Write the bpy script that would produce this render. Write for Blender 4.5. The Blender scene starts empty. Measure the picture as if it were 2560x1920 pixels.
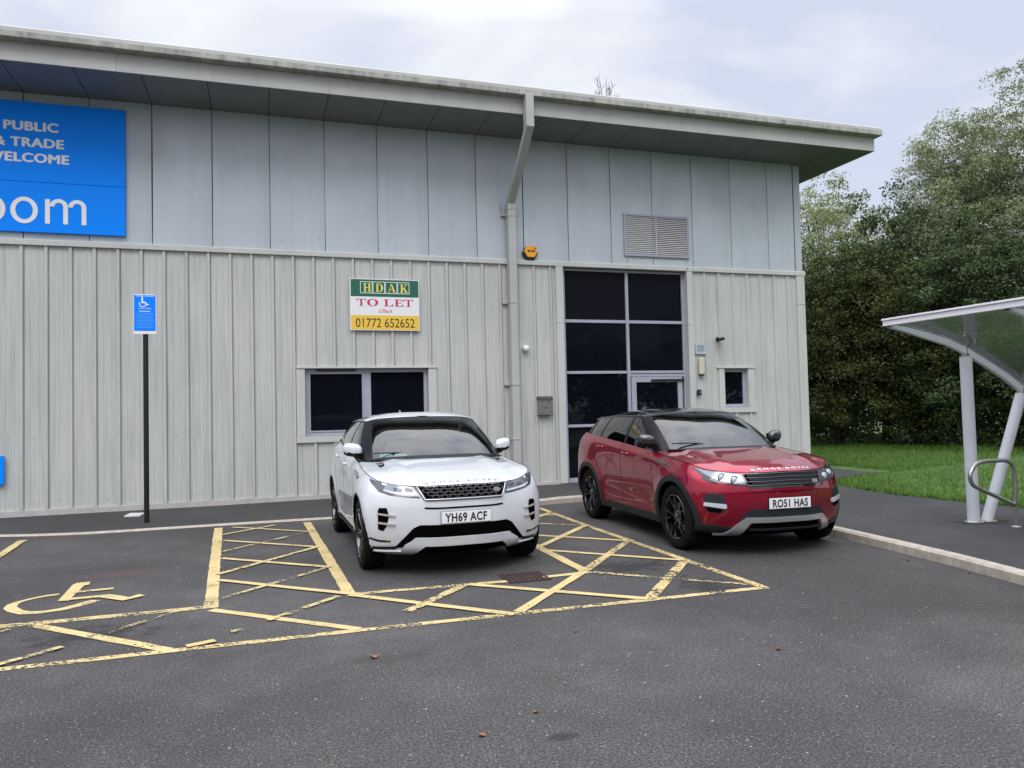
import bpy, bmesh, math, random
import numpy as np
from mathutils import Vector, Matrix
from mathutils.bvhtree import BVHTree

R = math.radians
sc = bpy.context.scene
col = sc.collection

# ------------------------------------------------------------------ camera
CAM_H = 1.587
F_PX, PITCH, ROLL, YAW = 1900.77, 0.03525, -0.023245, 0.31731
cam_data = bpy.data.cameras.new("camera")
cam_data.sensor_width = 36.0
cam_data.lens = F_PX / 2560.0 * 36.0
cam_data.clip_start = 0.05
cam_data.clip_end = 3000.0
cam = bpy.data.objects.new("camera", cam_data)
col.objects.link(cam)
_fw = Vector((math.sin(YAW) * math.cos(PITCH), math.cos(YAW) * math.cos(PITCH), math.sin(PITCH)))
_r0 = Vector((math.cos(YAW), -math.sin(YAW), 0))
_u0 = _r0.cross(_fw)
_r = math.cos(ROLL) * _r0 + math.sin(ROLL) * _u0
_u = -math.sin(ROLL) * _r0 + math.cos(ROLL) * _u0
cam.matrix_world = Matrix(((_r.x, _u.x, -_fw.x, 0), (_r.y, _u.y, -_fw.y, 0), (_r.z, _u.z, -_fw.z, CAM_H), (0, 0, 0, 1)))
sc.camera = cam

# ------------------------------------------------------------------ light
SUN_EL, SUN_AZ = R(52), R(208)      # azimuth measured clockwise from +Y
world = bpy.data.worlds.new("World")
sc.world = world
world.use_nodes = True
wn, wl = world.node_tree.nodes, world.node_tree.links
wn.clear()
w_out = wn.new("ShaderNodeOutputWorld")
w_bg = wn.new("ShaderNodeBackground")
w_bg.inputs[1].default_value = 0.1
sky = wn.new("ShaderNodeTexSky")
sky.sky_type = 'NISHITA'
sky.sun_disc = False
sky.sun_elevation = SUN_EL
sky.sun_rotation = SUN_AZ
w_tc = wn.new("ShaderNodeTexCoord")
w_sep = wn.new("ShaderNodeSeparateXYZ")
wl.new(w_tc.outputs["Generated"], w_sep.inputs[0])
w_map = wn.new("ShaderNodeMapping")
w_map.inputs["Scale"].default_value = (1.0, 1.0, 2.6)
wl.new(w_tc.outputs["Generated"], w_map.inputs[0])
w_n1 = wn.new("ShaderNodeTexNoise")
w_n1.inputs["Scale"].default_value = 2.3
w_n1.inputs["Detail"].default_value = 7
w_n1.inputs["Roughness"].default_value = 0.52
w_n1.inputs["Distortion"].default_value = 0.5
wl.new(w_map.outputs[0], w_n1.inputs["Vector"])
w_r1 = wn.new("ShaderNodeValToRGB")          # cloud thickness -> cloud colour
w_r1.color_ramp.elements[0].position = 0.40
w_r1.color_ramp.elements[0].color = (4.55, 4.95, 6.0, 1)
w_r1.color_ramp.elements[1].position = 0.58
w_r1.color_ramp.elements[1].color = (6.6, 6.7, 6.95, 1)
wl.new(w_n1.outputs[0], w_r1.inputs[0])
w_mix = wn.new("ShaderNodeMixRGB")
w_mix.inputs[0].default_value = 0.93
wl.new(sky.outputs[0], w_mix.inputs[1])
wl.new(w_r1.outputs[0], w_mix.inputs[2])
w_gr = wn.new("ShaderNodeMapRange")           # overcast sky: zenith brighter than horizon
w_gr.inputs["From Min"].default_value = 0.46
w_gr.inputs["From Max"].default_value = 1.0
w_gr.inputs["To Min"].default_value = 1.0
w_gr.inputs["To Max"].default_value = 3.9
wl.new(w_sep.outputs[2], w_gr.inputs[0])
w_mul = wn.new("ShaderNodeMixRGB")
w_mul.blend_type = 'MULTIPLY'
w_mul.inputs[0].default_value = 1.0
wl.new(w_mix.outputs[0], w_mul.inputs[1])
wl.new(w_gr.outputs[0], w_mul.inputs[2])
wl.new(w_mul.outputs[0], w_bg.inputs[0])
wl.new(w_bg.outputs[0], w_out.inputs[0])

sun_data = bpy.data.lights.new("sun", 'SUN')
sun_data.energy = 1.1
sun_data.angle = R(40)
sun_data.color = (1.0, 0.97, 0.93)
sun = bpy.data.objects.new("sun", sun_data)
col.objects.link(sun)
_sd = Vector((math.sin(SUN_AZ) * math.cos(SUN_EL), math.cos(SUN_AZ) * math.cos(SUN_EL), math.sin(SUN_EL)))
sun.rotation_euler = _sd.to_track_quat('Z', 'Y').to_euler()

sc.view_settings.view_transform = 'Standard'
sc.view_settings.look = 'None'
sc.view_settings.exposure = 0.58
sc.view_settings.gamma = 1.0

# ------------------------------------------------------------------ helpers
def tag(o, label=None, cat=None, group=None, kind=None):
    if label: o["label"] = label
    if cat: o["category"] = cat
    if group: o["group"] = group
    if kind: o["kind"] = kind
    return o

def empty(name, loc=(0, 0, 0), rz=0.0, parent=None):
    o = bpy.data.objects.new(name, None)
    o.empty_display_size = 0.2
    o.location = loc
    o.rotation_euler = (0, 0, rz)
    if parent: o.parent = parent
    col.objects.link(o)
    return o

class MB:
    def __init__(s):
        s.v, s.f, s.m, s.cur = [], [], [], 0
    def add(s, vs, fs):
        b = len(s.v)
        s.v += [tuple(q) for q in vs]
        s.f += [tuple(b + i for i in f) for f in fs]
        s.m += [s.cur] * len(fs)
        return s
    def box(s, x0, x1, y0, y1, z0, z1):
        return s.add([(x0, y0, z0), (x1, y0, z0), (x1, y1, z0), (x0, y1, z0), (x0, y0, z1), (x1, y0, z1), (x1, y1, z1), (x0, y1, z1)],
                     [(0, 3, 2, 1), (4, 5, 6, 7), (0, 1, 5, 4), (1, 2, 6, 5), (2, 3, 7, 6), (3, 0, 4, 7)])
    def tube(s, pts, r, n=10, cap=True, closed=False):
        P = [Vector(p) for p in pts]
        rr = r if isinstance(r, (list, tuple)) else [r] * len(P)
        b = len(s.v); up = None
        for i, p in enumerate(P):
            if closed: d = P[(i + 1) % len(P)] - P[i - 1]
            else: d = (P[min(i + 1, len(P) - 1)] - P[max(i - 1, 0)])
            d = d.normalized() if d.length > 1e-9 else Vector((0, 0, 1))
            if up is None:
                up = Vector((0, 0, 1)) if abs(d.z) < 0.9 else Vector((1, 0, 0))
            a = d.cross(up).normalized(); c = a.cross(d).normalized(); up = c
            for k in range(n):
                t = 2 * math.pi * k / n
                s.v.append(tuple(p + (a * math.cos(t) + c * math.sin(t)) * rr[i]))
        m = len(P)
        for i in range(m if closed else m - 1):
            i2 = (i + 1) % m
            for k in range(n):
                k2 = (k + 1) % n
                s.f.append((b + i * n + k, b + i * n + k2, b + i2 * n + k2, b + i2 * n + k)); s.m.append(s.cur)
        if cap and not closed:
            s.f.append(tuple(b + k for k in range(n))[::-1]); s.m.append(s.cur)
            s.f.append(tuple(b + (m - 1) * n + k for k in range(n))); s.m.append(s.cur)
        return s
    def prism(s, poly, a0, a1, axis='y'):
        """extrude a 2D polygon: axis y -> poly is (x,z); axis x -> (y,z); axis z -> (x,y)"""
        n = len(poly)
        def P(q, a):
            return {'y': (q[0], a, q[1]), 'x': (a, q[0], q[1]), 'z': (q[0], q[1], a)}[axis]
        vs = [P(q, a0) for q in poly] + [P(q, a1) for q in poly]
        fs = [tuple(range(n)), tuple(range(2 * n - 1, n - 1, -1))]
        fs += [(i, i + n, (i + 1) % n + n, (i + 1) % n) for i in range(n)]
        return s.add(vs, fs)
    def lathe(s, prof, n=32, axis='y', c=(0, 0, 0), closed=False):
        """prof: list of (r, a) along axis"""
        b = len(s.v); m = len(prof)
        for (r, a) in prof:
            for k in range(n):
                t = 2 * math.pi * k / n
                u, w = r * math.cos(t), r * math.sin(t)
                q = {'y': (u, a, w), 'z': (u, w, a), 'x': (a, u, w)}[axis]
                s.v.append((q[0] + c[0], q[1] + c[1], q[2] + c[2]))
        for i in range(m if closed else m - 1):
            i2 = (i + 1) % m
            for k in range(n):
                k2 = (k + 1) % n
                s.f.append((b + i * n + k, b + i * n + k2, b + i2 * n + k2, b + i2 * n + k)); s.m.append(s.cur)
        return s
    def grid(s, G):
        """G: list of rows of points"""
        b = len(s.v); nr, nc = len(G), len(G[0])
        for row in G: s.v += [tuple(q) for q in row]
        for i in range(nr - 1):
            for j in range(nc - 1):
                s.f.append((b + i * nc + j, b + i * nc + j + 1, b + (i + 1) * nc + j + 1, b + (i + 1) * nc + j)); s.m.append(s.cur)
        return s
    def build(s, name, mat, parent=None, smooth=False, bevel=0, fix=True, angle=None):
        me = bpy.data.meshes.new(name)
        me.from_pydata(s.v, [], s.f)
        mats = mat if isinstance(mat, (list, tuple)) else [mat]
        for m in mats: me.materials.append(m)
        if len(mats) > 1: me.polygons.foreach_set("material_index", s.m)
        if fix:
            bm = bmesh.new(); bm.from_mesh(me)
            bmesh.ops.recalc_face_normals(bm, faces=bm.faces)
            bm.to_mesh(me); bm.free()
        if smooth or angle:
            me.polygons.foreach_set("use_smooth", [True] * len(me.polygons))
            if angle: me.set_sharp_from_angle(angle=R(angle))
        me.update()
        o = bpy.data.objects.new(name, me)
        col.objects.link(o)
        if parent: o.parent = parent
        if bevel:
            bv = o.modifiers.new("bevel", 'BEVEL')
            bv.width = bevel; bv.segments = 2; bv.limit_method = 'ANGLE'
        return o

def build_parts(mb, name, mat, parent, **kw):
    """one object per connected piece"""
    par = list(range(len(mb.v)))
    def fd(a):
        while par[a] != a: par[a] = par[par[a]]; a = par[a]
        return a
    for f in mb.f:
        for q in f[1:]: par[fd(q)] = fd(f[0])
    gr = {}
    for f, m in zip(mb.f, mb.m): gr.setdefault(fd(f[0]), []).append(f)
    out = []
    for fs in gr.values():
        ids = sorted({q for f in fs for q in f}); mp = {q: i for i, q in enumerate(ids)}
        b = MB(); b.add([mb.v[q] for q in ids], [tuple(mp[q] for q in f) for f in fs]); out.append(b.build(name, mat, parent, **kw))
    return out

def np_mesh(name, V, Q, mat, parent=None):
    """fast mesh from numpy arrays, Q quads or tris"""
    me = bpy.data.meshes.new(name)
    k = Q.shape[1]
    me.vertices.add(len(V)); me.vertices.foreach_set("co", V.astype(np.float32).ravel())
    me.loops.add(Q.size); me.loops.foreach_set("vertex_index", Q.astype(np.int32).ravel())
    me.polygons.add(len(Q))
    me.polygons.foreach_set("loop_start", np.arange(0, Q.size, k, dtype=np.int32))
    me.polygons.foreach_set("loop_total", np.full(len(Q), k, dtype=np.int32))
    me.materials.append(mat)
    me.update(calc_edges=True)
    o = bpy.data.objects.new(name, me); col.objects.link(o)
    if parent: o.parent = parent
    return o

def text_mesh(body, size=1.0, sx=1.0, bold=0.0, extrude=0.0, align='CENTER', spacing=1.0):
    """returns (verts, faces) of text laid in XY, scaled so capital height ~ size"""
    cu = bpy.data.curves.new("text", 'FONT')
    cu.body = body; cu.size = 1.0; cu.align_x = align; cu.offset = bold; cu.extrude = 0
    cu.space_character = spacing; cu.resolution_u = 4
    ob = bpy.data.objects.new("text", cu); col.objects.link(ob)
    dg = bpy.context.evaluated_depsgraph_get()
    me = bpy.data.meshes.new_from_object(ob.evaluated_get(dg))
    vs = [(v.co.x, v.co.y) for v in me.vertices]
    fs = [tuple(p.vertices) for p in me.polygons]
    bpy.data.objects.remove(ob); bpy.data.curves.remove(cu); bpy.data.meshes.remove(me)
    k = size / 0.70
    return [(x * k * sx, y * k) for x, y in vs], fs

# ------------------------------------------------------------------ materials
def new_mat(name):
    m = bpy.data.materials.new(name); m.use_nodes = True
    nt = m.node_tree
    return m, nt, nt.nodes["Principled BSDF"]

def N(nt, t, **kw):
    n = nt.nodes.new(t)
    for k, v in kw.items():
        if k.startswith("_"): setattr(n, k[1:], v)
        else:
            key = k.replace("_", " ")
            n.inputs[key].default_value = v
    return n

def mixrgb(nt, fac, a, b, mode='MIX'):
    n = nt.nodes.new("ShaderNodeMixRGB"); n.blend_type = mode
    for i, q in enumerate((fac, a, b)):
        if hasattr(q, "links"): nt.links.new(q, n.inputs[i])
        elif isinstance(q, (int, float)): n.inputs[i].default_value = q if i == 0 else (q, q, q, 1)
        else: n.inputs[i].default_value = (*q, 1) if len(q) == 3 else q
    return n.outputs[0]

def ramp(nt, src, p0, p1, c0=(0, 0, 0), c1=(1, 1, 1)):
    n = nt.nodes.new("ShaderNodeValToRGB")
    n.color_ramp.elements[0].position = p0; n.color_ramp.elements[1].position = p1
    n.color_ramp.elements[0].color = (*c0, 1); n.color_ramp.elements[1].color = (*c1, 1)
    nt.links.new(src, n.inputs[0]); return n.outputs[0]

def noise(nt, scale, detail=4, rough=0.5, sc3=None, dist=0.0):
    tc = nt.nodes.new("ShaderNodeTexCoord")
    src = tc.outputs["Object"]
    if sc3:
        mp = nt.nodes.new("ShaderNodeMapping"); mp.inputs["Scale"].default_value = sc3
        nt.links.new(src, mp.inputs[0]); src = mp.outputs[0]
    n = nt.nodes.new("ShaderNodeTexNoise")
    n.inputs["Scale"].default_value = scale; n.inputs["Detail"].default_value = detail
    n.inputs["Roughness"].default_value = rough; n.inputs["Distortion"].default_value = dist
    nt.links.new(src, n.inputs["Vector"]); return n.outputs[0]

def bump(nt, p, src, strength=0.3, dist=0.01):
    b = nt.nodes.new("ShaderNodeBump"); b.inputs["Strength"].default_value = strength; b.inputs["Distance"].default_value = dist
    nt.links.new(src, b.inputs["Height"]); nt.links.new(b.outputs[0], p.inputs["Normal"])

def simple(name, c, rough=0.5, metal=0.0, coat=0.0, spec=0.5, var=0.0, vscale=6.0, emis=None):
    m, nt, p = new_mat(name)
    p.inputs["Base Color"].default_value = (*c, 1)
    p.inputs["Roughness"].default_value = rough
    p.inputs["Metallic"].default_value = metal
    p.inputs["Coat Weight"].default_value = coat
    p.inputs["Coat Roughness"].default_value = 0.03
    p.inputs["Specular IOR Level"].default_value = spec
    if var:
        n = noise(nt, vscale, 5, 0.6)
        d = tuple(q * (1 - var) for q in c); l = tuple(min(1, q * (1 + var)) for q in c)
        nt.links.new(ramp(nt, n, 0.3, 0.7, d, l), p.inputs["Base Color"])
        nt.links.new(ramp(nt, noise(nt, vscale * 2.3, 3), 0.3, 0.7, (max(0, rough - 0.08),) * 3, (min(1, rough + 0.1),) * 3), p.inputs["Roughness"])
    return m

def mat_asphalt(name, dark, light, stone, fine=260.0, blobs=(), rough=0.9, big=0.25):
    m, nt, p = new_mat(name)
    L = nt.links
    n1 = noise(nt, big, 6, 0.6); n2 = noise(nt, 1.7, 6, 0.65); n3 = noise(nt, fine * 0.3, 4, 0.7)
    c = mixrgb(nt, ramp(nt, n1, 0.40, 0.60), dark, light)
    c = mixrgb(nt, ramp(nt, n2, 0.35, 0.7, (0.0,) * 3, (0.55,) * 3), c, tuple(q * 0.75 for q in dark))
    c = mixrgb(nt, ramp(nt, n3, 0.42, 0.60), mixrgb(nt, 1.0, c, (0.52, 0.52, 0.54), 'MULTIPLY'), mixrgb(nt, 1.0, c, (1.5, 1.5, 1.5), 'MULTIPLY'))
    tc = nt.nodes.new("ShaderNodeTexCoord")
    vo = nt.nodes.new("ShaderNodeTexVoronoi"); vo.inputs["Scale"].default_value = fine * 0.36
    L.new(tc.outputs["Object"], vo.inputs["Vector"])
    st = nt.nodes.new("ShaderNodeMath"); st.operation = 'GREATER_THAN'; st.inputs[1].default_value = 0.94
    sepc = nt.nodes.new("ShaderNodeSeparateXYZ"); L.new(vo.outputs["Color"], sepc.inputs[0])
    L.new(sepc.outputs[0], st.inputs[0])
    dm = ramp(nt, vo.outputs["Distance"], 0.25, 0.45, (1,) * 3, (0,) * 3)
    mk = nt.nodes.new("ShaderNodeMath"); mk.operation = 'MULTIPLY'; L.new(st.outputs[0], mk.inputs[0]); L.new(dm, mk.inputs[1])
    c = mixrgb(nt, mk.outputs[0], c, stone)
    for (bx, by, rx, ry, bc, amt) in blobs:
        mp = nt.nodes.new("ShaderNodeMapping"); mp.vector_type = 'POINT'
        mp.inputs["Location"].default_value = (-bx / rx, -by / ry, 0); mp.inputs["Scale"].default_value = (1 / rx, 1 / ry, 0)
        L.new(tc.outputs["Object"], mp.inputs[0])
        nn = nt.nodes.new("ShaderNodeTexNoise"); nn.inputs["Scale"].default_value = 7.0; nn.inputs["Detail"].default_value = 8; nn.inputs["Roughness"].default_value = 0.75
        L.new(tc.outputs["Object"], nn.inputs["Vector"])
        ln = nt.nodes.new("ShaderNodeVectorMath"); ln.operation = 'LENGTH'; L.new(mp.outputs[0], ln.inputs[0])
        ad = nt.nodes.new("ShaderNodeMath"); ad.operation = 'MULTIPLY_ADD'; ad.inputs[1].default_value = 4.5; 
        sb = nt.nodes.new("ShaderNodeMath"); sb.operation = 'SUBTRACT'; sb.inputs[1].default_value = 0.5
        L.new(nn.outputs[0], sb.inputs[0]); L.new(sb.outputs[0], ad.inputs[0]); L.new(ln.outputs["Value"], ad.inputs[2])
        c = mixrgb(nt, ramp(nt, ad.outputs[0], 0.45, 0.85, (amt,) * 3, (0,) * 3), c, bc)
    L.new(c, p.inputs["Base Color"])
    p.inputs["Roughness"].default_value = rough
    p.inputs["Specular IOR Level"].default_value = 0.35
    bump(nt, p, n3, 0.5, 0.006)
    return m

def mat_paint(name, wear):
    """road paint: worn away where noise is high, showing the asphalt below"""
    m, nt, p = new_mat(name)
    L = nt.links
    n = noise(nt, 3.0, 5, 0.6)
    p.inputs["Roughness"].default_value = 0.75
    L.new(ramp(nt, n, 0.3, 0.7, (0.45, 0.345, 0.15), (0.55, 0.435, 0.21)), p.inputs["Base Color"])
    a = noise(nt, 34.0, 6, 0.72); b = noise(nt, 2.6, 3, 0.5)
    ad = nt.nodes.new("ShaderNodeMath"); ad.operation = 'MULTIPLY_ADD'; ad.inputs[1].default_value = 0.55
    L.new(b, ad.inputs[0]); L.new(a, ad.inputs[2])
    msk = ramp(nt, ad.outputs[0], 1.0 - wear, 1.03 - wear)
    tr = nt.nodes.new("ShaderNodeBsdfTransparent"); mx = nt.nodes.new("ShaderNodeMixShader")
    L.new(msk, mx.inputs[0]); L.new(p.outputs[0], mx.inputs[1]); L.new(tr.outputs[0], mx.inputs[2])
    L.new(mx.outputs[0], nt.nodes["Material Output"].inputs[0])
    return m

def mat_streak(name, c0, c1, dirt, rough=0.5, metal=0.0, amt=0.5, sx=14.0, sz=0.6, dscale=1.0, drips=()):
    """painted steel with vertical weather streaks"""
    m, nt, p = new_mat(name)
    s1 = noise(nt, 1.0, 5, 0.65, (sx, sx, sz)); s2 = noise(nt, 1.0, 4, 0.6, (1.1 * dscale, 1.1, 0.7)); s3 = noise(nt, 1.0, 5, 0.7, (60, 60, 4))
    c = mixrgb(nt, ramp(nt, s2, 0.35, 0.65), c0, c1)
    c = mixrgb(nt, ramp(nt, s1, 0.45, 0.75, (0,) * 3, (amt,) * 3), c, dirt)
    c = mixrgb(nt, ramp(nt, s3, 0.5, 0.75, (0,) * 3, (amt * 0.5,) * 3), c, dirt)
    for (dx, dz_, rx, rz) in drips:      # rust and dirt runs below fixings
        tc = nt.nodes.new("ShaderNodeTexCoord"); mp = nt.nodes.new("ShaderNodeMapping")
        mp.inputs["Location"].default_value = (-dx / rx, 0, -dz_ / rz); mp.inputs["Scale"].default_value = (1 / rx, 0, 1 / rz)
        nt.links.new(tc.outputs["Object"], mp.inputs[0])
        ln = nt.nodes.new("ShaderNodeVectorMath"); ln.operation = 'LENGTH'; nt.links.new(mp.outputs[0], ln.inputs[0])
        nn = noise(nt, 1.0, 5, 0.7, (45, 45, 9)); ad = nt.nodes.new("ShaderNodeMath"); ad.operation = 'MULTIPLY_ADD'; ad.inputs[1].default_value = 1.5
        nt.links.new(nn, ad.inputs[0]); nt.links.new(ln.outputs["Value"], ad.inputs[2])
        c = mixrgb(nt, ramp(nt, ad.outputs[0], 0.95, 1.45, (.7,) * 3, (0,) * 3), c, (0.10, 0.085, 0.075))
    nt.links.new(c, p.inputs["Base Color"])
    p.inputs["Metallic"].default_value = metal
    nt.links.new(ramp(nt, s2, 0.3, 0.7, (rough - 0.06,) * 3, (rough + 0.1,) * 3), p.inputs["Roughness"])
    return m

def mat_glass(name, tint=(0.5, 0.55, 0.55), ior=1.5, refl=1.0, rough=0.0):
    m, nt, p = new_mat(name)
    nt.nodes.remove(p)
    tr = nt.nodes.new("ShaderNodeBsdfTransparent"); tr.inputs[0].default_value = (*tint, 1)
    gl = nt.nodes.new("ShaderNodeBsdfGlossy"); gl.inputs["Roughness"].default_value = rough; gl.inputs[0].default_value = (1, 1, 1, 1)
    fr = nt.nodes.new("ShaderNodeFresnel"); fr.inputs[0].default_value = ior
    ml = nt.nodes.new("ShaderNodeMath"); ml.operation = 'MULTIPLY'; ml.inputs[1].default_value = refl; ml.use_clamp = True
    mx = nt.nodes.new("ShaderNodeMixShader")
    nt.links.new(fr.outputs[0], ml.inputs[0]); nt.links.new(ml.outputs[0], mx.inputs[0])
    nt.links.new(tr.outputs[0], mx.inputs[1]); nt.links.new(gl.outputs[0], mx.inputs[2])
    nt.links.new(mx.outputs[0], nt.nodes["Material Output"].inputs[0])
    return m

def add_haze_film(m, col_, amt):
    nt = m.node_tree; out = nt.nodes["Material Output"]; src = out.inputs[0].links[0].from_socket
    d = nt.nodes.new("ShaderNodeBsdfDiffuse"); d.inputs[0].default_value = (*col_, 1)
    t = nt.nodes.new("ShaderNodeBsdfTranslucent"); t.inputs[0].default_value = (*col_, 1)
    a = nt.nodes.new("ShaderNodeAddShader"); nt.links.new(d.outputs[0], a.inputs[0]); nt.links.new(t.outputs[0], a.inputs[1])
    mx = nt.nodes.new("ShaderNodeMixShader")
    f = ramp(nt, noise(nt, 3.5, 5, 0.7), 0.35, 0.75, (amt * .6,) * 3, (amt * 1.7,) * 3)
    nt.links.new(f, mx.inputs[0]); nt.links.new(src, mx.inputs[1]); nt.links.new(a.outputs[0], mx.inputs[2]); nt.links.new(mx.outputs[0], out.inputs[0])

def mat_leaf(name, c0, c1, c2, rough=0.6):
    m, nt, p = new_mat(name)
    L = nt.links
    g = nt.nodes.new("ShaderNodeNewGeometry")
    cr = nt.nodes.new("ShaderNodeValToRGB")
    cr.color_ramp.elements[0].color = (*c0, 1); cr.color_ramp.elements[1].color = (*c2, 1)
    e = cr.color_ramp.elements.new(0.55); e.color = (*c1, 1)
    L.new(g.outputs["Random Per Island"], cr.inputs[0])
    c = mixrgb(nt, ramp(nt, noise(nt, 0.7, 3), 0.35, 0.65, (0,) * 3, (0.6,) * 3), cr.outputs[0], c2)
    L.new(c, p.inputs["Base Color"])
    p.inputs["Roughness"].default_value = rough
    p.inputs["Specular IOR Level"].default_value = 0.3
    tl = nt.nodes.new("ShaderNodeBsdfTranslucent"); L.new(c, tl.inputs[0])
    mx = nt.nodes.new("ShaderNodeMixShader"); mx.inputs[0].default_value = 0.22
    L.new(p.outputs[0], mx.inputs[1]); L.new(tl.outputs[0], mx.inputs[2])
    L.new(mx.outputs[0], nt.nodes["Material Output"].inputs[0])
    return m

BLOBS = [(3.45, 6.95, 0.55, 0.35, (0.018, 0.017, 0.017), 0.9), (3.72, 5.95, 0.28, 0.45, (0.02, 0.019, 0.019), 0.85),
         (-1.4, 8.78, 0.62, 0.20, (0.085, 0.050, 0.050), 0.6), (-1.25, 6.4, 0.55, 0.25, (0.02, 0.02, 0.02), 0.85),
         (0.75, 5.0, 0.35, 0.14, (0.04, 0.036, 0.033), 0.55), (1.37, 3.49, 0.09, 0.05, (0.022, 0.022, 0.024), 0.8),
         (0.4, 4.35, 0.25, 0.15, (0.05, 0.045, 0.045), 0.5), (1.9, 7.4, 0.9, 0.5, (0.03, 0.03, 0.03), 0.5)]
M = {}
M['asphalt'] = mat_asphalt("asphalt_car_park", (0.046, 0.0425, 0.0415), (0.086, 0.081, 0.078), (0.19, 0.185, 0.175), 230, BLOBS)
M['footway'] = mat_asphalt("asphalt_footway", (0.040, 0.039, 0.0385), (0.063, 0.061, 0.060), (0.12, 0.12, 0.12), 420, (), 0.88)
M['paint0'] = mat_paint("road_paint", 0.12)
M['paint1'] = mat_paint("road_paint_worn", 0.20)
M['paint2'] = mat_paint("road_paint_faint", 0.26)
M['kerb'] = simple("kerb_concrete", (0.39, 0.345, 0.29), 0.9, var=0.22, vscale=9)
M['plinth'] = simple("plinth_concrete", (0.44, 0.42, 0.41), 0.9, var=0.12, vscale=7)
M['clad'] = mat_streak("corrugated_steel", (0.54, 0.545, 0.51), (0.485, 0.49, 0.465), (0.31, 0.32, 0.30), 0.48, 0.0, 0.6)
M['trim'] = mat_streak("steel_trim", (0.56, 0.565, 0.53), (0.50, 0.505, 0.48), (0.34, 0.34, 0.32), 0.5, 0.0, 0.3, drips=[(7.57, 4.66, .04, .10), (9.03, 4.66, .10, .08)])
M['panel'] = mat_streak("flat_steel_panel", (0.50, 0.545, 0.585), (0.455, 0.495, 0.53), (0.375, 0.41, 0.44), 0.42, 0.15, 0.35, 9.0, 0.35, drips=[(7.60, 4.80, .05, .16), (9.05, 4.80, .06, .17), (4.72, 5.75, .05, .5)])
M['gap'] = simple("dark_joint", (0.015, 0.016, 0.02), 0.9)
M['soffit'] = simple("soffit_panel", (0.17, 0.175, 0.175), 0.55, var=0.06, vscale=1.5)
M['fascia'] = mat_streak("fascia_steel", (0.50, 0.50, 0.475), (0.46, 0.46, 0.435), (0.33, 0.33, 0.31), 0.5, 0.0, 0.35, 5, 1)
M['gutter'] = mat_streak("gutter_dirty", (0.42, 0.42, 0.38), (0.30, 0.30, 0.27), (0.10, 0.10, 0.085), 0.7, 0.0, 0.75, 8, 3, 3.0)
M['rooftop'] = mat_streak("roof_edge_pale", (0.47, 0.47, 0.435), (0.42, 0.42, 0.385), (0.33, 0.33, 0.30), 0.6, 0.0, 0.3)
M['pipe'] = mat_streak("downpipe_steel", (0.45, 0.45, 0.43), (0.40, 0.40, 0.385), (0.28, 0.28, 0.26), 0.5, 0.0, 0.35)
M['frame'] = simple("window_frame", (0.36, 0.36, 0.43), 0.4, var=0.05)
M['pane'] = simple("dark_film_glass", (0.005, 0.0058, 0.010), 0.05, spec=0.06)
M['pane_low'] = simple("clear_dark_glass", (0.003, 0.004, 0.008), 0.02, spec=0.32)
M['grass_base'] = simple("turf", (0.05, 0.10, 0.02), 0.95, var=0.35, vscale=3)
M['grass'] = mat_leaf("grass_blades", (0.040, 0.105, 0.010), (0.068, 0.165, 0.015), (0.13, 0.22, 0.035))
M['land'] = simple("field", (0.05, 0.08, 0.025), 0.95, var=0.3, vscale=0.3)
M['bark'] = simple("bark", (0.045, 0.038, 0.03), 0.95, var=0.3, vscale=12)
M['leafA'] = mat_leaf("leaf_willow", (0.085, 0.115, 0.052), (0.18, 0.225, 0.105), (0.36, 0.41, 0.23))
M['leafB'] = mat_leaf("leaf_hedge", (0.025, 0.040, 0.012), (0.045, 0.065, 0.018), (0.085, 0.098, 0.024))
M['leafC'] = mat_leaf("leaf_pale", (0.10, 0.14, 0.05), (0.19, 0.24, 0.09), (0.34, 0.38, 0.19))
M['leafD'] = mat_leaf("leaf_dark", (0.025, 0.05, 0.018), (0.05, 0.085, 0.03), (0.09, 0.13, 0.05))
M['rust'] = simple("rusty_iron", (0.05, 0.028, 0.024), 0.8, 0.4, var=0.5, vscale=40)
M['blackmetal'] = simple("black_powder_coat", (0.008, 0.008, 0.010), 0.4)
M['blue'] = simple("sign_blue", (0.0, 0.25, 1.0), 0.5, spec=0.15)
M['blue2'] = simple("sign_blue_small", (0.0, 0.22, 0.95), 0.5, spec=0.15)
M['blue_line'] = simple("sign_pale_blue", (0.10, 0.42, 0.92), 0.4)
M['white'] = simple("white_vinyl", (0.80, 0.80, 0.80), 0.45)
M['green'] = simple("sign_green", (0.012, 0.12, 0.075), 0.4)
M['yellow'] = simple("sign_yellow", (0.83, 0.53, 0.06), 0.4)
M['redtxt'] = simple("sign_crimson", (0.60, 0.015, 0.09), 0.4)
M['lemon'] = simple("letter_yellow", (0.88, 0.80, 0.13), 0.4)
M['blacktxt'] = simple("letter_black", (0.012, 0.012, 0.014), 0.5)
M['orange'] = simple("alarm_orange", (0.85, 0.36, 0.02), 0.35)
M['cream'] = simple("aged_cream_plastic", (0.56, 0.54, 0.40), 0.5, var=0.1)
M['steel'] = simple("brushed_steel", (0.30, 0.29, 0.28), 0.38, 0.85, var=0.12)
M['galv'] = simple("galvanised_steel", (0.45, 0.43, 0.40), 0.32, 0.9, var=0.1, vscale=20)
M['postwhite'] = simple("white_powder_coat", (0.66, 0.68, 0.73), 0.35, var=0.04)
M['beamwhite'] = simple("white_beam_paint", (0.80, 0.80, 0.84), 0.4)
M['poly'] = mat_glass("smoked_polycarbonate", (0.40, 0.41, 0.40), 1.45, 0.22, 0.12)
add_haze_film(M['poly'], (0.28, 0.29, 0.29), 0.025)
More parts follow.
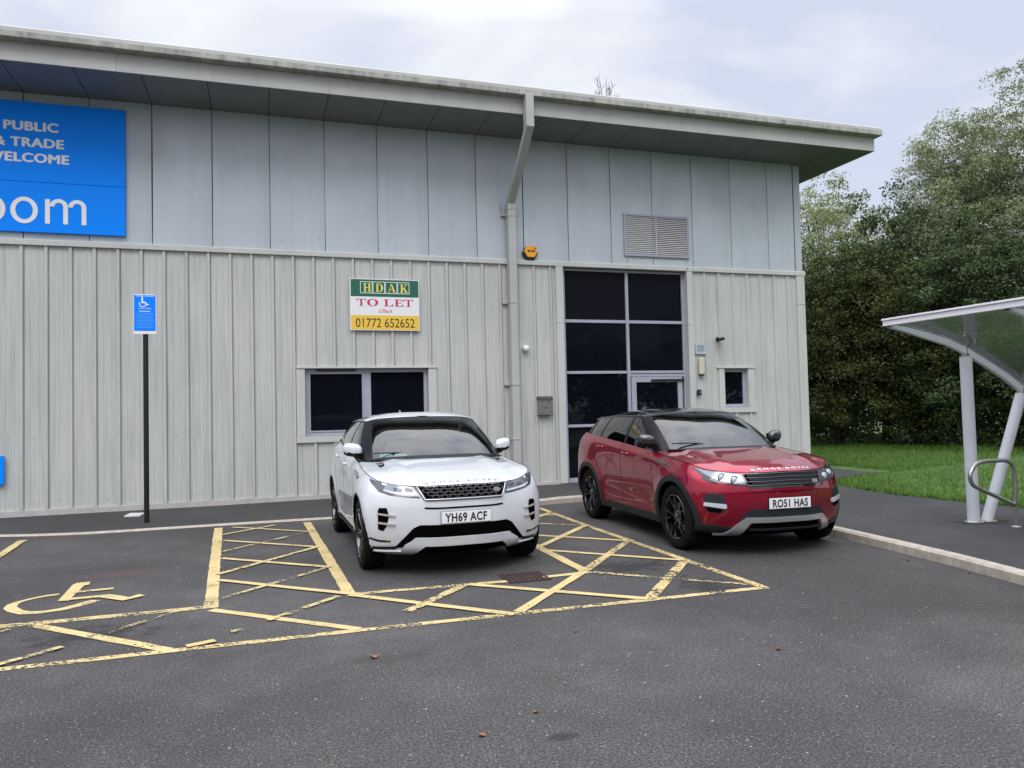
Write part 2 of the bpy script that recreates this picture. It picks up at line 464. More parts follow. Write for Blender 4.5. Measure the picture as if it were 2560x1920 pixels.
M['leafbrown'] = simple("dead_leaf", (0.20, 0.10, 0.06), 0.8, var=0.3, vscale=60)
M['stone'] = simple("pale_gravel", (0.25, 0.245, 0.23), 0.9)
M['soil'] = simple("mossy_soil", (0.03, 0.035, 0.015), 1.0, var=0.5, vscale=30)

def plain_box(name, mat, parent, *b, bevel=0.0):
    return MB().box(*b).build(name, mat, parent, bevel=bevel)

# ------------------------------------------------------------------ ground
def pave_z(x, y):
    t = min(1, max(0, (x - 2.2) / 2.6)); a = 0.015 + 0.085 * t
    if x > 6.3: return 0.10
    w = min(1, max(0, (y - 12.0) / 2.8)); b = -0.005 + 0.04 * min(1, max(0, (x + 1) / 6))
    return a * (1 - w) + b * w if y > 12 else a

g = MB(); g.add([(-400, -400, -0.03), (400, -400, -0.03), (400, 600, -0.03), (-400, 600, -0.03)], [(0, 1, 2, 3)])
tag(g.build("ground", M['land']), kind="structure")
g = MB(); nx, ny = 40, 30
g.grid([[(-14 + 24 * i / nx, -30 + 43 * j / ny, 0.0) for i in range(nx + 1)] for j in range(ny + 1)])
g.add([(-60, -60, -0.004), (60, -60, -0.004), (60, 4.0, -0.004), (-60, 4.0, -0.004)], [(0, 1, 2, 3)])
tag(g.build("car_park_road", M['asphalt'], fix=False), kind="structure")

KERB = [(-14, 13.2), (-3.6, 12.5), (-2.95, 12.0), (-0.9, 12.02), (1.0, 11.98), (2.8, 11.90), (4.2, 11.90), (4.97, 12.14), (5.3, 12.17), (6.0, 12.1),
        (6.45, 11.6), (6.50, 9.5), (6.49, 7.6), (6.32, 6.5), (6.38, 5.7), (6.12, 4.85), (5.95, 4.2), (5.9, 3.0), (5.9, -6.0)]
def resample(P, step):
    out = [Vector((*P[0], 0))]
    for a, b in zip(P[:-1], P[1:]):
        a = Vector((*a, 0)); b = Vector((*b, 0)); n = max(1, int((b - a).length / step))
        for k in range(1, n + 1): out.append(a.lerp(b, k / n))
    return out
KP = resample(KERB, 0.45)
def smooth_path(P, it=2):
    for _ in range(it):
        P = [P[0]] + [(P[i - 1] + P[i] * 2 + P[i + 1]) / 4 for i in range(1, len(P) - 1)] + [P[-1]]
    return P
KP = smooth_path(KP, 2)
def knorm(P, i):
    d = (P[min(i + 1, len(P) - 1)] - P[max(i - 1, 0)]).normalized()
    return Vector((-d.y, d.x, 0))             # towards the footway side
# kerb stones
kb = MB()
run = 0.0
for i in range(len(KP) - 1):
    a, b = KP[i], KP[i + 1]
    na, nb = knorm(KP, i), knorm(KP, i + 1)
    za, zb = pave_z(a.x, a.y), pave_z(b.x, b.y)
    w = 0.115
    run += (b - a).length
    gapv = (b - a).normalized() * (0.005 if (i % 2 == 0) else 0.0)
    a2, b2 = a + gapv, b
    vs = [a2 + Vector((0, 0, -0.1)), b2 + Vector((0, 0, -0.1)), b2 + nb * w + Vector((0, 0, -0.1)), a2 + na * w + Vector((0, 0, -0.1)),
          a2 + Vector((0, 0, za - 0.018)), b2 + Vector((0, 0, zb - 0.018)), a2 + na * 0.022 + Vector((0, 0, za + 0.004)), b2 + nb * 0.022 + Vector((0, 0, zb + 0.004)),
          b2 + nb * w + Vector((0, 0, zb + 0.004)), a2 + na * w + Vector((0, 0, za + 0.004))]
    kb.add(vs, [(0, 1, 5, 4), (4, 5, 7, 6), (6, 7, 8, 9), (3, 9, 8, 2), (0, 4, 6, 9, 3), (1, 2, 8, 7, 5)])
tag(kb.build("kerb", M['kerb']), kind="structure")
# footway surface: strips from the kerb inwards
fw = MB()
FARP = []
for i, q in enumerate(KP):
    n = knorm(KP, i); s = q + n * 0.11
    if q.y > 11.85 and q.x < 5.9: e = Vector((q.x, 15.1, 0))
    elif q.y > 11.3 and q.x >= 5.9: e = Vector((q.x + (q.x - 5.9) * 8.0, 15.1 - (12.1 - q.y) * 0.5, 0))
    else:
        e = Vector((9.9 if q.y > 4 else 9.9, q.y, 0))
    row = []
    for k in range(9):
        t = k / 8; c = s.lerp(e, t); row.append((c.x, c.y, pave_z(c.x, c.y)))
    FARP.append(row)
fw.grid(FARP)
fw.add([(9.6, 10.6, 0.098), (13.4, 11.4, 0.098), (13.0, 15.4, 0.098), (6.0, 15.4, 0.096)], [(0, 1, 2, 3)])
tag(fw.build("footway", M['footway'], fix=False), kind="structure")

# turf, with an irregular near edge beside the footway
edge = [(8.2, -8), (9.9, 2), (9.95, 5.0), (9.85, 7.0), (9.83, 7.9), (9.72, 8.9), (9.66, 9.8), (9.80, 10.6), (9.97, 11.4), (10.45, 12.05), (11.4, 12.42), (12.4, 12.70), (12.95, 13.1)]
edge = [(q.x + random.Random(i).uniform(-.03, .03), q.y) for i, q in enumerate(resample(edge, 0.3))]
tf = MB()
rows = []
for (x, y) in edge:
    rows.append([(x + (46 - x) * t, y + (1.0 + y * 0.25) * t * 1.5, 0.103 + 0.02 * min(1, t * 20) + 0.5 * t) for t in (0, 0.01, 0.05, 0.12, 0.25, 0.5, 1.0)])
tf.grid(rows)
tag(tf.build("grass_field", M['grass_base'], fix=False), kind="structure")
tf2 = MB(); tf2.add([(12.3, 12.6, 0.101), (48, 14.5, 0.101), (48, 48, 0.101), (12.3, 48, 0.101)], [(0, 1, 2, 3)])
tag(tf2.build("grass_field", M['grass_base'], fix=False), kind="structure")
# second small path patch between turf areas
pp = MB(); pp.add([(10.7, 12.3, 0.145), (12.6, 12.75, 0.145), (12.9, 13.6, 0.145), (12.6, 14.6, 0.145), (12.2, 14.8, 0.145), (11.0, 13.2, 0.12)], [(0, 1, 2, 3, 4, 5)])

# grass blades
rng = np.random.default_rng(5)
def field_z(x): return 0.105 + 0.02
n = 120000
u = rng.random(n); Y = rng.uniform(3.0, 25.0, n)
ex = np.interp(Y, [e[1] for e in edge], [e[0] for e in edge])
X = ex + (rng.random(n) ** 1.6) * 13.0
keep = ~((Y > 12.6) & (X < 12.3)) & ~((Y > 13.1) & (X < 12.35))
keep &= ~((X > 10.5) & (X < 12.6) & (Y > 12.1) & (Y < 12.3))
X, Y = X[keep], Y[keep]; n = len(X)
hgt = rng.uniform(0.03, 0.085, n); ang = rng.uniform(0, 2 * np.pi, n); wd = rng.uniform(0.004, 0.009, n)
lean = rng.normal(0, 0.03, (n, 2))
Z = np.full(n, 0.10)
tt = np.clip((X - ex[keep]) / (46 - ex[keep]), 0, 1); Z = 0.10 + 0.02 * np.minimum(1, tt * 20) + 0.5 * tt
V = np.zeros((n, 3, 3))
V[:, 0] = np.stack([X - wd * np.cos(ang), Y - wd * np.sin(ang), Z], 1)
V[:, 1] = np.stack([X + wd * np.cos(ang), Y + wd * np.sin(ang), Z], 1)
V[:, 2] = np.stack([X + lean[:, 0], Y + lean[:, 1], Z + hgt], 1)
go = np_mesh("grass_blades", V.reshape(-1, 3), np.arange(3 * n).reshape(-1, 3), M['grass'])
tag(go, "short green mown grass beside the footway and under the trees", "grass", kind="stuff")

rng = np.random.default_rng(6); n = 900
Y2 = rng.uniform(4, 16, n); X2 = np.interp(Y2, [e[1] for e in edge], [e[0] for e in edge]) + rng.normal(0, .035, n)
hg = rng.uniform(.04, .10, n); an = rng.uniform(0, 6.28, n)
V = np.zeros((n, 3, 3)); z0 = .101
V[:, 0] = np.stack([X2 - .01 * np.cos(an), Y2 - .01 * np.sin(an), np.full(n, z0)], 1)
V[:, 1] = np.stack([X2 + .01 * np.cos(an), Y2 + .01 * np.sin(an), np.full(n, z0)], 1)
V[:, 2] = np.stack([X2 + rng.normal(-.03, .04, n), Y2 + rng.normal(0, .04, n), z0 + hg], 1)
eg = np_mesh("edge_grass", V[Y2 < 12.6].reshape(-1, 3), np.arange(3 * int((Y2 < 12.6).sum())).reshape(-1, 3), M['grass'])
tag(eg, "longer ragged grass spilling over the edge of the footway", "grass", kind="stuff")

# ------------------------------------------------------------------ painted markings
LINES = [((-0.625, 11.78), (-0.43, 6.87), .11, 0), ((.605, 11.75), (.71, 6.93), .11, 0), ((-7, 6.95), (-.43, 6.92), .11, 1), ((-7, 5.77), (.66, 5.72), .085, 1),
         ((.66, 5.72), (4.15, 5.655), .085, 1), ((4.25, 11.88), (4.17, 9.6), .085, 1), ((4.17, 9.6), (4.12, 5.66), .085, 1), ((-1.72, 6.87), (-.63, 5.75), .09, 0),
         ((-.42, 6.80), (.66, 5.75), .085, 0), ((.71, 6.88), (2.14, 6.80), .085, 1), ((2.5, 6.82), (3.0, 6.85), .085, 0), ((3.06, 11.8), (2.985, 6.95), .11, 0),
         ((3.0, 11.7), (4.2, 10.7), .08, 1), ((3.0, 10.6), (4.15, 9.61), .08, 1), ((3.0, 9.4), (4.12, 8.27), .08, 0), ((3.0, 8.13), (4.09, 6.99), .08, 0), ((3.0, 6.84), (4.08, 5.78), .07, 2),
         ((3.0, 9.7), (4.2, 11.03), .085, 1), ((3.0, 8.31), (4.16, 9.60), .085, 0), ((1.89, 5.73), (2.98, 6.92), .09, 0), ((2.98, 6.92), (4.13, 8.26), .09, 1), ((3.02, 5.69), (4.07, 6.90), .1, 1),
         ((1.77, 6.82), (3.01, 5.69), .085, 0), ((.71, 6.85), (1.84, 5.67), .085, 0), ((1.08, 6.10), (1.73, 6.80), .09, 1),
         ((-.43, 11.71), (.58, 10.77), .06, 0), ((-.50, 10.51), (.62, 9.46), .07, 0), ((-.46, 9.2), (.65, 8.16), .075, 0), ((-.42, 7.98), (.75, 6.85), .08, 0),
         ((-.53, 11.02), (.15, 11.64), .06, 0), ((-.47, 9.64), (.54, 10.72), .06, 2), ((-.45, 8.27), (.6, 9.47), .075, 1), ((-.38, 7.14), (.63, 8.17), .06, 2), ((.02, 6.25), (.61, 6.83), .06, 2),
         ((-.52, 5.77), (-.34, 5.84), .07, 0), ((-.24, 6.03), (-.14, 6.05), .06, 1), ((-1.15, 6.33), (-.67, 6.86), .05, 2), ((-1.95, 6.70), (-1.79, 6.82), .05, 2), ((-1.7, 5.78), (-1.35, 6.1), .06, 2),
         ((-2.9, 9.2), (-3.06, 11.75), .10, 0)]
mk = MB()
for i, (a, b, w, cl) in enumerate(LINES):
    a = Vector((*a, 0)); b = Vector((*b, 0)); d = (b - a); L_ = d.length; d.normalize(); nn = Vector((-d.y, d.x, 0)) * (w / 2)
    z = Vector((0, 0, 0.004 + 0.0003 * i)); k = max(2, int(L_ / 0.12)); rr = random.Random(i)
    mk.cur = cl
    ra, rb = [], []
    for j in range(k + 1):
        c = a.lerp(b, j / k) + z
        ra.append(c + nn * (1 + rr.uniform(-.10, .10))); rb.append(c - nn * (1 + rr.uniform(-.10, .10)))
    mk.grid([ra, rb])
tag(mk.build("bay_markings", [M['paint0'], M['paint1'], M['paint2']], fix=False), kind="structure")
ring_o = [(-1.79, 8.01), (-1.90, 7.99), (-2.00, 7.91), (-2.09, 7.81), (-2.13, 7.71), (-2.12, 7.57), (-2.05, 7.43), (-1.93, 7.29), (-1.78, 7.25), (-1.60, 7.30), (-1.48, 7.40), (-1.37, 7.56)]
ring_i = [(-1.79, 7.955), (-1.89, 7.92), (-1.96, 7.87), (-2.02, 7.80), (-2.04, 7.72), (-2.03, 7.61), (-1.95, 7.46), (-1.87, 7.37), (-1.76, 7.34), (-1.64, 7.39), (-1.55, 7.49), (-1.46, 7.60)]
sy = MB()
for i in range(len(ring_o) - 1):
    sy.add([(*ring_o[i], .006), (*ring_o[i + 1], .006), (*ring_i[i + 1], .006), (*ring_i[i], .006)], [(0, 1, 2, 3)])
for poly in ([(-1.73, 7.66), (-1.64, 7.64), (-1.645, 8.28), (-1.61, 8.29), (-1.62, 8.44), (-1.74, 8.44), (-1.76, 8.36)],
             [(-1.645, 7.96), (-1.35, 7.98), (-1.35, 8.05), (-1.642, 8.04)], [(-1.73, 7.66), (-1.41, 7.67), (-1.34, 7.76), (-1.64, 7.75)],
             [(-1.41, 7.67), (-1.18, 7.44), (-1.15, 7.56), (-1.27, 7.70), (-1.34, 7.76)], [(-1.18, 7.44), (-1.02, 7.57), (-1.08, 7.65), (-1.15, 7.56)]):
    zq = .0075 + .0006 * len(sy.v) / 10
    sy.add([(x, y, zq) for x, y in poly], [tuple(range(len(poly)))])
tag(sy.build("wheelchair_symbol_marking", M['paint0'], fix=False), kind="structure")

# ------------------------------------------------------------------ building
D = 14.85
bd = empty("industrial_unit", (4, 20, 0))
bd.location = (0, 0, 0)
tag(bd, "grey metal clad industrial unit with ribbed lower walls and overhanging flat eaves", "building")
RIB0, PITCH_R = 0.571, 0.3715
def cladding(mb, x0, x1, z0, z1):
    """ribbed sheet, facing -Y"""
    pts = []
    k0 = int(math.floor((x0 - RIB0) / PITCH_R)) - 1; k1 = int(math.ceil((x1 - RIB0) / PITCH_R)) + 1
    for k in range(k0, k1 + 1):
        c = RIB0 + k * PITCH_R
        pts += [(c - .038, 0), (c - .022, -.034), (c + .022, -.034), (c + .034, -.002), (c + .036, .016), (c + .043, .016), (c + .045, 0)]
        for f in (0.33, 0.67):
            m = c + PITCH_R * f
            pts += [(m - .016, 0), (m - .010, -.0045), (m + .010, -.0045), (m + .016, 0)]
    P = [(x, d) for x, d in pts if x0 <= x <= x1]
    def dep(x):
        for (a, da), (b, db) in zip(pts[:-1], pts[1:]):
            if a <= x <= b: return da + (db - da) * (x - a) / max(b - a, 1e-9)
        return 0
    P = [(x0, dep(x0))] + P + [(x1, dep(x1))]
    nz = max(1, int((z1 - z0) / 0.8)); rr = random.Random(7)
    rows = [[(x, D + d, z0 + (z1 - z0) * j / nz) for x, d in P] for j in range(nz + 1)]
    mb.grid(rows)
cl = MB()
for (x0, x1, z0, z1) in ((-14, .62, .10, 4.66), (.62, 3.27, .10, 1.12), (.62, 3.27, 2.50, 4.66), (3.27, 5.90, .10, 4.66), (9.14, 9.80, .13, 4.66), (9.80, 10.68, .13, 1.48), (9.80, 10.68, 2.46, 4.66), (10.68, 12.0, .13, 4.66)):
    if x0 == 9.14:
        cl.build("lower_cladding", M['clad'], bd, fix=False, angle=20); cl = MB()
    cladding(cl, x0, x1, z0, z1)
cl.build("lower_cladding", M['clad'], bd, fix=False, angle=20)
# fixings on the ribs
fx = MB()
for k in range(-40, 31):
    c = RIB0 + k * PITCH_R
    if k % 3 == 1 or (k - 1) % 3 == 0:
        for j in range(10):
            z = 0.45 + j * 0.45
            if (.6 < c < 3.3 and 1.1 < z < 2.5) or 5.9 < c < 9.2 or c > 11.9: continue
            fx.lathe([(0.0, D - .040), (.007, D - .040), (.009, D - .034)], 8, 'y', (c, 0, z))
    for z in (0.22, 1.3):
        c2 = c + PITCH_R * .5
        if (.6 < c2 < 3.3 and z > 1.1) or 5.9 < c2 < 9.2 or c2 > 11.9: continue
        fx.lathe([(0.0, D - .010), (.006, D - .010), (.008, D - .003)], 8, 'y', (c2, 0, z))
fx.build("cladding_screws", M['gutter'], bd)['kind'] = 'stuff'
# side wall and rear, roof
sw = MB(); sw.box(-14, 12.12, D + .45, 33.0, -0.1, 7.24)
sw.build("inner_wall", M['panel'], bd)
sd_ = MB()
for j in range(48):
    y0 = D + .05 + j * .3715
    sd_.grid([[(12.135, y0, z), (12.135, y0 + .3, z), (12.165, y0 + .315, z), (12.165, y0 + .355, z), (12.135, y0 + .3715, z)] for z in (.1, 7.24)])
sd_.build("side_cladding", M['clad'], bd, fix=False)
pl = MB()
pl.box(-14, 5.99, D - .035, D + .2, -.30, .098)
pl.build('plinth', M['plinth'], bd, bevel=.008); pl = MB()
pl.box(9.10, 12.16, D - .035, D + .2, -.30, .125)
pl.build("plinth", M['plinth'], bd, bevel=.008)
# band flashing between the cladding types
fl = MB(); fl.prism([(D - .062, 4.612), (D - .062, 4.70), (D - .02, 4.725), (D + .2, 4.725), (D + .2, 4.612)], -14, 12.215, 'x')
fl.build("band_flashing", M['trim'], bd, bevel=.004)
# upper panels: seams every 1.0075 m
up = MB(); rr = random.Random(3)
SE = [-1.845 + 1.0075 * k for k in range(-13, 14)]
SE = [x for x in SE if x < 11.9] + [11.98]
for a, b in zip(SE[:-1], SE[1:]):
    o1, o2 = rr.uniform(-.012, .012), rr.uniform(-.012, .012)
    rows = []
    for j in range(9):
        t = j / 8; z = 4.71 + (7.262 - 4.71) * t
        bl = .0065 + o1 * math.sin(t * math.pi) * .5; br = -.0065 + o2 * math.sin(t * math.pi) * .5
        w1 = math.sin(t * 6.3 + a * 3) * .004
        rows.append([(a + bl, D + .02, z), (a + bl, D + .004, z)] + [(a + bl + (b - a + br - bl) * s, D + w1 * math.sin(s * math.pi) - .003, z) for s in (.02, .25, .5, .75, .98)] + [(b + br, D + .004, z), (b + br, D + .02, z)])
    up.grid(rows)
up.build("upper_panels", M['panel'], bd, fix=False, angle=25)
hl_ = MB()
for x_, z_ in ((.36, 4.86), (.57, 4.87), (.80, 4.87), (1.07, 4.95), (1.05, 5.82), (4.11, 4.96)):
    hl_.lathe([(0, D - .012), (.009, D - .012), (.011, D - .004)], 8, 'y', (x_, 0, z_))
build_parts(hl_, 'screw_hole', M['gutter'], bd)
MB().box(-14, 12.12, D + .022, D + .24, 4.63, 7.262).build("wall_backing", M['gap'], bd)
ct = MB(); ct.box(11.995, 12.175, D - .012, D + .16, 4.726, 7.262); ct.build("upper_corner_trim", M['panel'], bd, bevel=.01)
ct = MB(); ct.box(11.965, 12.19, D - .05, D + .18, .127, 3.92); ct.box(11.965, 12.19, D - .052, D + .18, 3.925, 4.610); ct.build("corner_trim", M['trim'], bd, bevel=.008)
# soffit, fascia, gutter, roof
FY = 13.60
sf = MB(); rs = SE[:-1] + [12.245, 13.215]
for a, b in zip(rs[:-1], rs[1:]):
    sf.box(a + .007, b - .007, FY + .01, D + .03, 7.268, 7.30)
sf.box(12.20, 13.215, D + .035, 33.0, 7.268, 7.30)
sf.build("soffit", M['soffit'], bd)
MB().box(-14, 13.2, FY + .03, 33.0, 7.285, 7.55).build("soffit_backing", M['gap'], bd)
fa = MB()
fs_ = [-14, -12.4, -9.0, -5.6, -2.21, 1.19, 4.574, 7.943, 11.344, 13.23]
for a, b in zip(fs_[:-1], fs_[1:]):
    fa.box(a + .002, b - .002, FY - .02, FY + .012, 7.272, 7.575)
fa.box(13.218, 13.24, FY + .015, 33.0, 7.272, 7.575)
fa.build("fascia", M['fascia'], bd)
gt = MB(); gt.prism([(13.42, 7.575), (13.405, 7.585), (13.405, 7.675), (13.44, 7.675), (13.7, 7.675), (13.7, 7.575)], -14, 13.30, 'x')
gt.build("gutter", M['gutter'], bd)
rt = MB(); rt.prism([(13.425, 7.678), (13.425, 7.74), (13.45, 7.765), (33, 9.4), (33, 7.678)], -14, 13.305, 'x')
rt.build("roof", M['rooftop'], bd)
# downpipe
dp = MB()
dp.box(4.80, 4.955, 13.36, 13.55, 6.965, 7.60)
def quadtube(mb, c0, c1, w, d):
    a = [(c0[0] - w, c0[1] - d, c0[2]), (c0[0] + w, c0[1] - d, c0[2]), (c0[0] + w, c0[1] + d, c0[2]), (c0[0] - w, c0[1] + d, c0[2])]
    b = [(c1[0] - w, c1[1] - d, c1[2]), (c1[0] + w, c1[1] - d, c1[2]), (c1[0] + w, c1[1] + d, c1[2]), (c1[0] - w, c1[1] + d, c1[2])]
    mb.add(a + b, [(0, 1, 2, 3), (4, 5, 6, 7), (0, 1, 5, 4), (1, 2, 6, 5), (2, 3, 7, 6), (3, 0, 4, 7)])
quadtube(dp, (4.8775, 13.455, 6.963), (4.8775, 14.70, 5.83), .0765, .095)
dp.box(4.80, 4.955, 14.60, 14.79, .06, 5.828)
dp.build("downpipe", M['pipe'], bd, bevel=.006)
dc = MB()
for z0, z1 in ((5.56, 5.66), (5.70, 5.80), (3.78, 3.82), (2.10, 2.15), (1.0, 1.03)):
    dc.box(4.79, 4.965, 14.592, 14.81, z0, z1)
for z in (3.80, 2.125, 1.015, 5.62): dc.box(4.70, 4.80, 14.79, 14.845, z - .02, z + .02)
build_parts(dc, "pipe_bracket", M['pipe'], bd, bevel=.004)

def frame_rect(mb, x0, x1, z0, z1, w, y0, y1, wb=None):
    wb = wb or w
    mb.box(x0, x1, y0, y1, z1 - w, z1); mb.box(x0, x1, y0, y1, z0, z0 + wb)
    mb.box(x0, x0 + w, y0, y1, z0 + wb, z1 - w); mb.box(x1 - w, x1, y0, y1, z0 + wb, z1 - w)
# big window left
win = MB()
win.box(.60, 3.31, D - .062, D + .09, 2.475, 2.512); win.box(.60, 3.29, D - .05, D + .09, 1.075, 1.19)
win.box(.605, .76, D - .045, D + .09, 1.192, 2.473); win.box(3.126, 3.29, D - .045, D + .09, 1.192, 2.473)
wt = win.build("window_surround", M['trim'], bd, bevel=.004)
wf = MB(); frame_rect(wf, .765, 3.12, 1.195, 2.47, .07, D + .06, D + .13); wf.box(1.862, 2.005, D + .058, D + .13, 1.265, 2.40)
frame_rect(wf, .835, 1.862, 1.265, 2.40, .028, D + .045, D + .10)
w1 = wf.build("window", M['frame'], bd, bevel=.003)
plain_box("window_pane", M['pane'], w1, .855, 1.87, D + .09, D + .11, 1.26, 2.41); plain_box("window_pane", M['pane'], w1, 1.99, 3.07, D + .095, D + .12, 1.24, 2.42)
plain_box("window_vent", M['blackmetal'], w1, .98, 1.72, D + .03, D + .06, 2.425, 2.455)
MB().box(.70, 3.2, D + .16, D + .245, 1.1, 2.5).build("window_reveal", M['gap'], bd)
# small window right
sw_ = MB()
sw_.box(9.755, 10.745, D - .062, D + .09, 2.435, 2.472); sw_.box(9.78, 10.745, D - .05, D + .09, 1.43, 1.545)
sw_.box(9.785, 9.922, D - .045, D + .09, 1.547, 2.433); sw_.box(10.548, 10.72, D - .045, D + .09, 1.547, 2.433)
sw_.build("window_surround", M['trim'], bd, bevel=.004)
wf = MB(); frame_rect(wf, 9.925, 10.545, 1.55, 2.43, .075, D + .06, D + .13)
w2 = wf.build("window", M['frame'], bd, bevel=.003)
plain_box("window_pane", M['pane_low'], w2, 9.99, 10.48, D + .09, D + .11, 1.61, 2.37)
# entrance glazing
en = MB()
en.box(5.88, 6.045, D - .055, D + .12, .05, 3.40); en.box(5.88, 6.045, D - .057, D + .12, 3.405, 4.61)
en.box(9.02, 9.165, D - .055, D + .12, .05, 3.40); en.box(9.02, 9.165, D - .057, D + .12, 3.405, 4.61)
build_parts(en, "entrance_trim", M['trim'], bd, bevel=.005)
GY = D + .09
ef = MB()
ef.box(6.05, 9.015, GY, GY + .08, 4.552, 4.60)
ef.box(6.05, 6.135, GY, GY + .08, .04, 4.55); ef.box(8.96, 9.015, GY, GY + .08, .04, 4.55)
ef.box(7.565, 7.63, GY - .003, GY + .08, .04, 4.55)
for a, b in ((6.137, 7.563), (7.632, 8.958)):
    ef.box(a, b, GY + .002, GY + .08, 3.44, 3.505); ef.box(a, b, GY + .002, GY + .08, 2.342, 2.40)
ef.box(6.137, 7.563, GY + .002, GY + .08, 1.205, 1.263); ef.box(6.137, 7.563, GY + .002, GY + .08, .04, .135)
ef.box(7.632, 8.958, GY - .004, GY + .08, 2.27, 2.325)
e1 = ef.build("entrance_glazing", M['frame'], bd, bevel=.003)
for a, b in ((6.12, 7.58), (7.62, 8.97)):
    for c, d in ((3.49, 4.57), (2.39, 3.46)):
        plain_box("glazing_pane", M['pane'], e1, a, b, GY + .04, GY + .06, c, d)
plain_box("glazing_pane", M['pane_low'], e1, 6.12, 7.58, GY + .04, GY + .06, 1.25, 2.36)
plain_box("glazing_pane", M['pane_low'], e1, 6.12, 7.58, GY + .04, GY + .06, .12, 1.22)
dr = MB(); frame_rect(dr, 7.65, 8.905, .06, 2.262, .115, GY - .012, GY + .05, .2)
d1 = dr.build("entrance_door", M['frame'], bd, bevel=.004)
plain_box("door_pane", M['pane_low'], d1, 7.76, 8.80, GY + .01, GY + .03, .25, 2.16)
plain_box("door_closer", M['blackmetal'], d1, 8.12, 8.94, GY - .05, GY - .014, 2.165, 2.21, bevel=.004)
hd = MB(); hd.tube([(7.83, GY - .02, .9), (7.83, GY - .07, .9), (7.83, GY - .07, 1.4), (7.83, GY - .02, 1.4)], .014, 10); hd.build("door_handle", M['galv'], d1, smooth=True)
MB().box(6.0, 9.05, GY + .2, GY + .21, .0, 4.62).build("entrance_reveal", M['gap'], bd)
# louvre
lv = MB(); frame_rect(lv, 7.51, 9.115, 4.90, 5.84, .05, D - .05, D + .02)
l1 = lv.build("louvre_vent", M['frame'], bd, bevel=.003)
lb = MB()
for k in range(20):
    z = 4.965 + k * .0418
    lb.prism([(D - .042, z), (D - .036, z), (D + .0, z + .036), (D - .006, z + .036)], 7.56, 9.066, 'x')
lb.box(8.29, 8.30, D - .046, D, 4.95, 5.79)
lb.build("louvre_blades", simple("louvre_blade", (0.62, .61, .61), .5), l1)
MB().box(7.55, 9.07, D - .003, D + .0, 4.94, 5.80).build("louvre_backing", M['gap'], l1)
# little vent by the door
lv = MB(); frame_rect(lv, 9.185, 9.455, 2.755, 2.995, .045, D - .05, D - .03); lv.box(9.19, 9.45, D - .035, D - .025, 2.76, 2.99)
for k in range(5): lv.box(9.225, 9.415, D - .048, D - .034, 2.80 + k * .034, 2.815 + k * .034)
l2 = lv.build("air_vent", simple("vent_grey", (.42, .45, .52), .5), bd)

# ------------------------------------------------------------------ things fixed on the wall
def flat_text(body, h, x, y, z, mat, parent, name="lettering", sx=1.0, bold=0.0, align='LEFT', spacing=1.0, depth=.004):
    vs, fs = text_mesh(body, h, sx, bold, 0, align, spacing)
    mb = MB(); mb.add([(x + a, y, z + b) for a, b in vs], fs)
    return mb.build(name, mat, parent, fix=False)
# large blue fascia sign
sg = empty("shop_sign", (-4, D, 5.9)); sg.location = (0, 0, 0)
tag(sg, "large bright blue sign with white lettering high on the wall at the left edge", "sign")
s_ = MB(); s_.box(-9.0, -2.27, D - .08, D - .012, 5.698, 7.08); s_.box(-9.0, -2.272, D - .079, D - .012, 4.83, 5.692)
s_.build("sign_panel", M['blue'], sg, bevel=.003)
ty = D - .0845
for t, x, z, h in (("PUBLIC", -3.307, 6.58, .153), ("& TRADE", -3.225, 6.30, .153), ("WELCOME", -3.146, 6.035, .153)):
    vs_, fs_2 = text_mesh(t, h, 1.12, 0, 0, 'RIGHT', 1.07)
    mb = MB()
    for k_, (ox, oz) in enumerate(((-.012, 0), (.012, 0), (-.004, .006), (.004, -.006), (0, 0))):
        mb.add([(x + a + ox, ty - .0004 * k_, z + b + oz) for a, b in vs_], fs_2)
    mb.build("lettering", M['white'], sg, fix=False)
def ring_letter(mb, cx, cz, rx, rz, w, y, a0=0, a1=360, n=40):
    o, i = [], []
    for k in range(n + 1):
        t = R(a0 + (a1 - a0) * k / n)
        o.append((cx + rx * math.cos(t), y, cz + rz * math.sin(t))); i.append((cx + (rx - w) * math.cos(t), y, cz + (rz - w * .9) * math.sin(t)))
    mb.grid([o, i])
om = MB()
ring_letter(om, -3.825, 5.20, .205, .228, .075, ty); ring_letter(om, -4.305, 5.20, .205, .228, .075, ty)
om.add([(-3.513, ty, 4.985), (-3.44, ty, 4.985), (-3.44, ty, 5.41), (-3.513, ty, 5.41)], [(0, 1, 2, 3)])
for cx in (-3.305, -3.022):
    o, i = [], []
    for k in range(21):
        t = R(180 - 180 * k / 20); o.append((cx + .140 * math.cos(t), ty - .001, 5.285 + .135 * math.sin(t))); i.append((cx + .067 * math.cos(t), ty - .001, 5.285 + .07 * math.sin(t)))
    om.grid([o, i])
    om.add([(cx + .067, ty - .001, 4.985), (cx + .140, ty - .001, 4.985), (cx + .140, ty - .001, 5.285), (cx + .067, ty - .001, 5.285)], [(0, 1, 2, 3)])
om.build("lettering", M['white'], sg, fix=False)
ss = MB().box(-4.9, -4.125, D - .075, D - .035, .555, 1.03).build("wall_sign", M['blue'], bevel=.003)
tag(ss, "small plain blue panel low on the ribbed wall at the left edge of the photo", "sign")
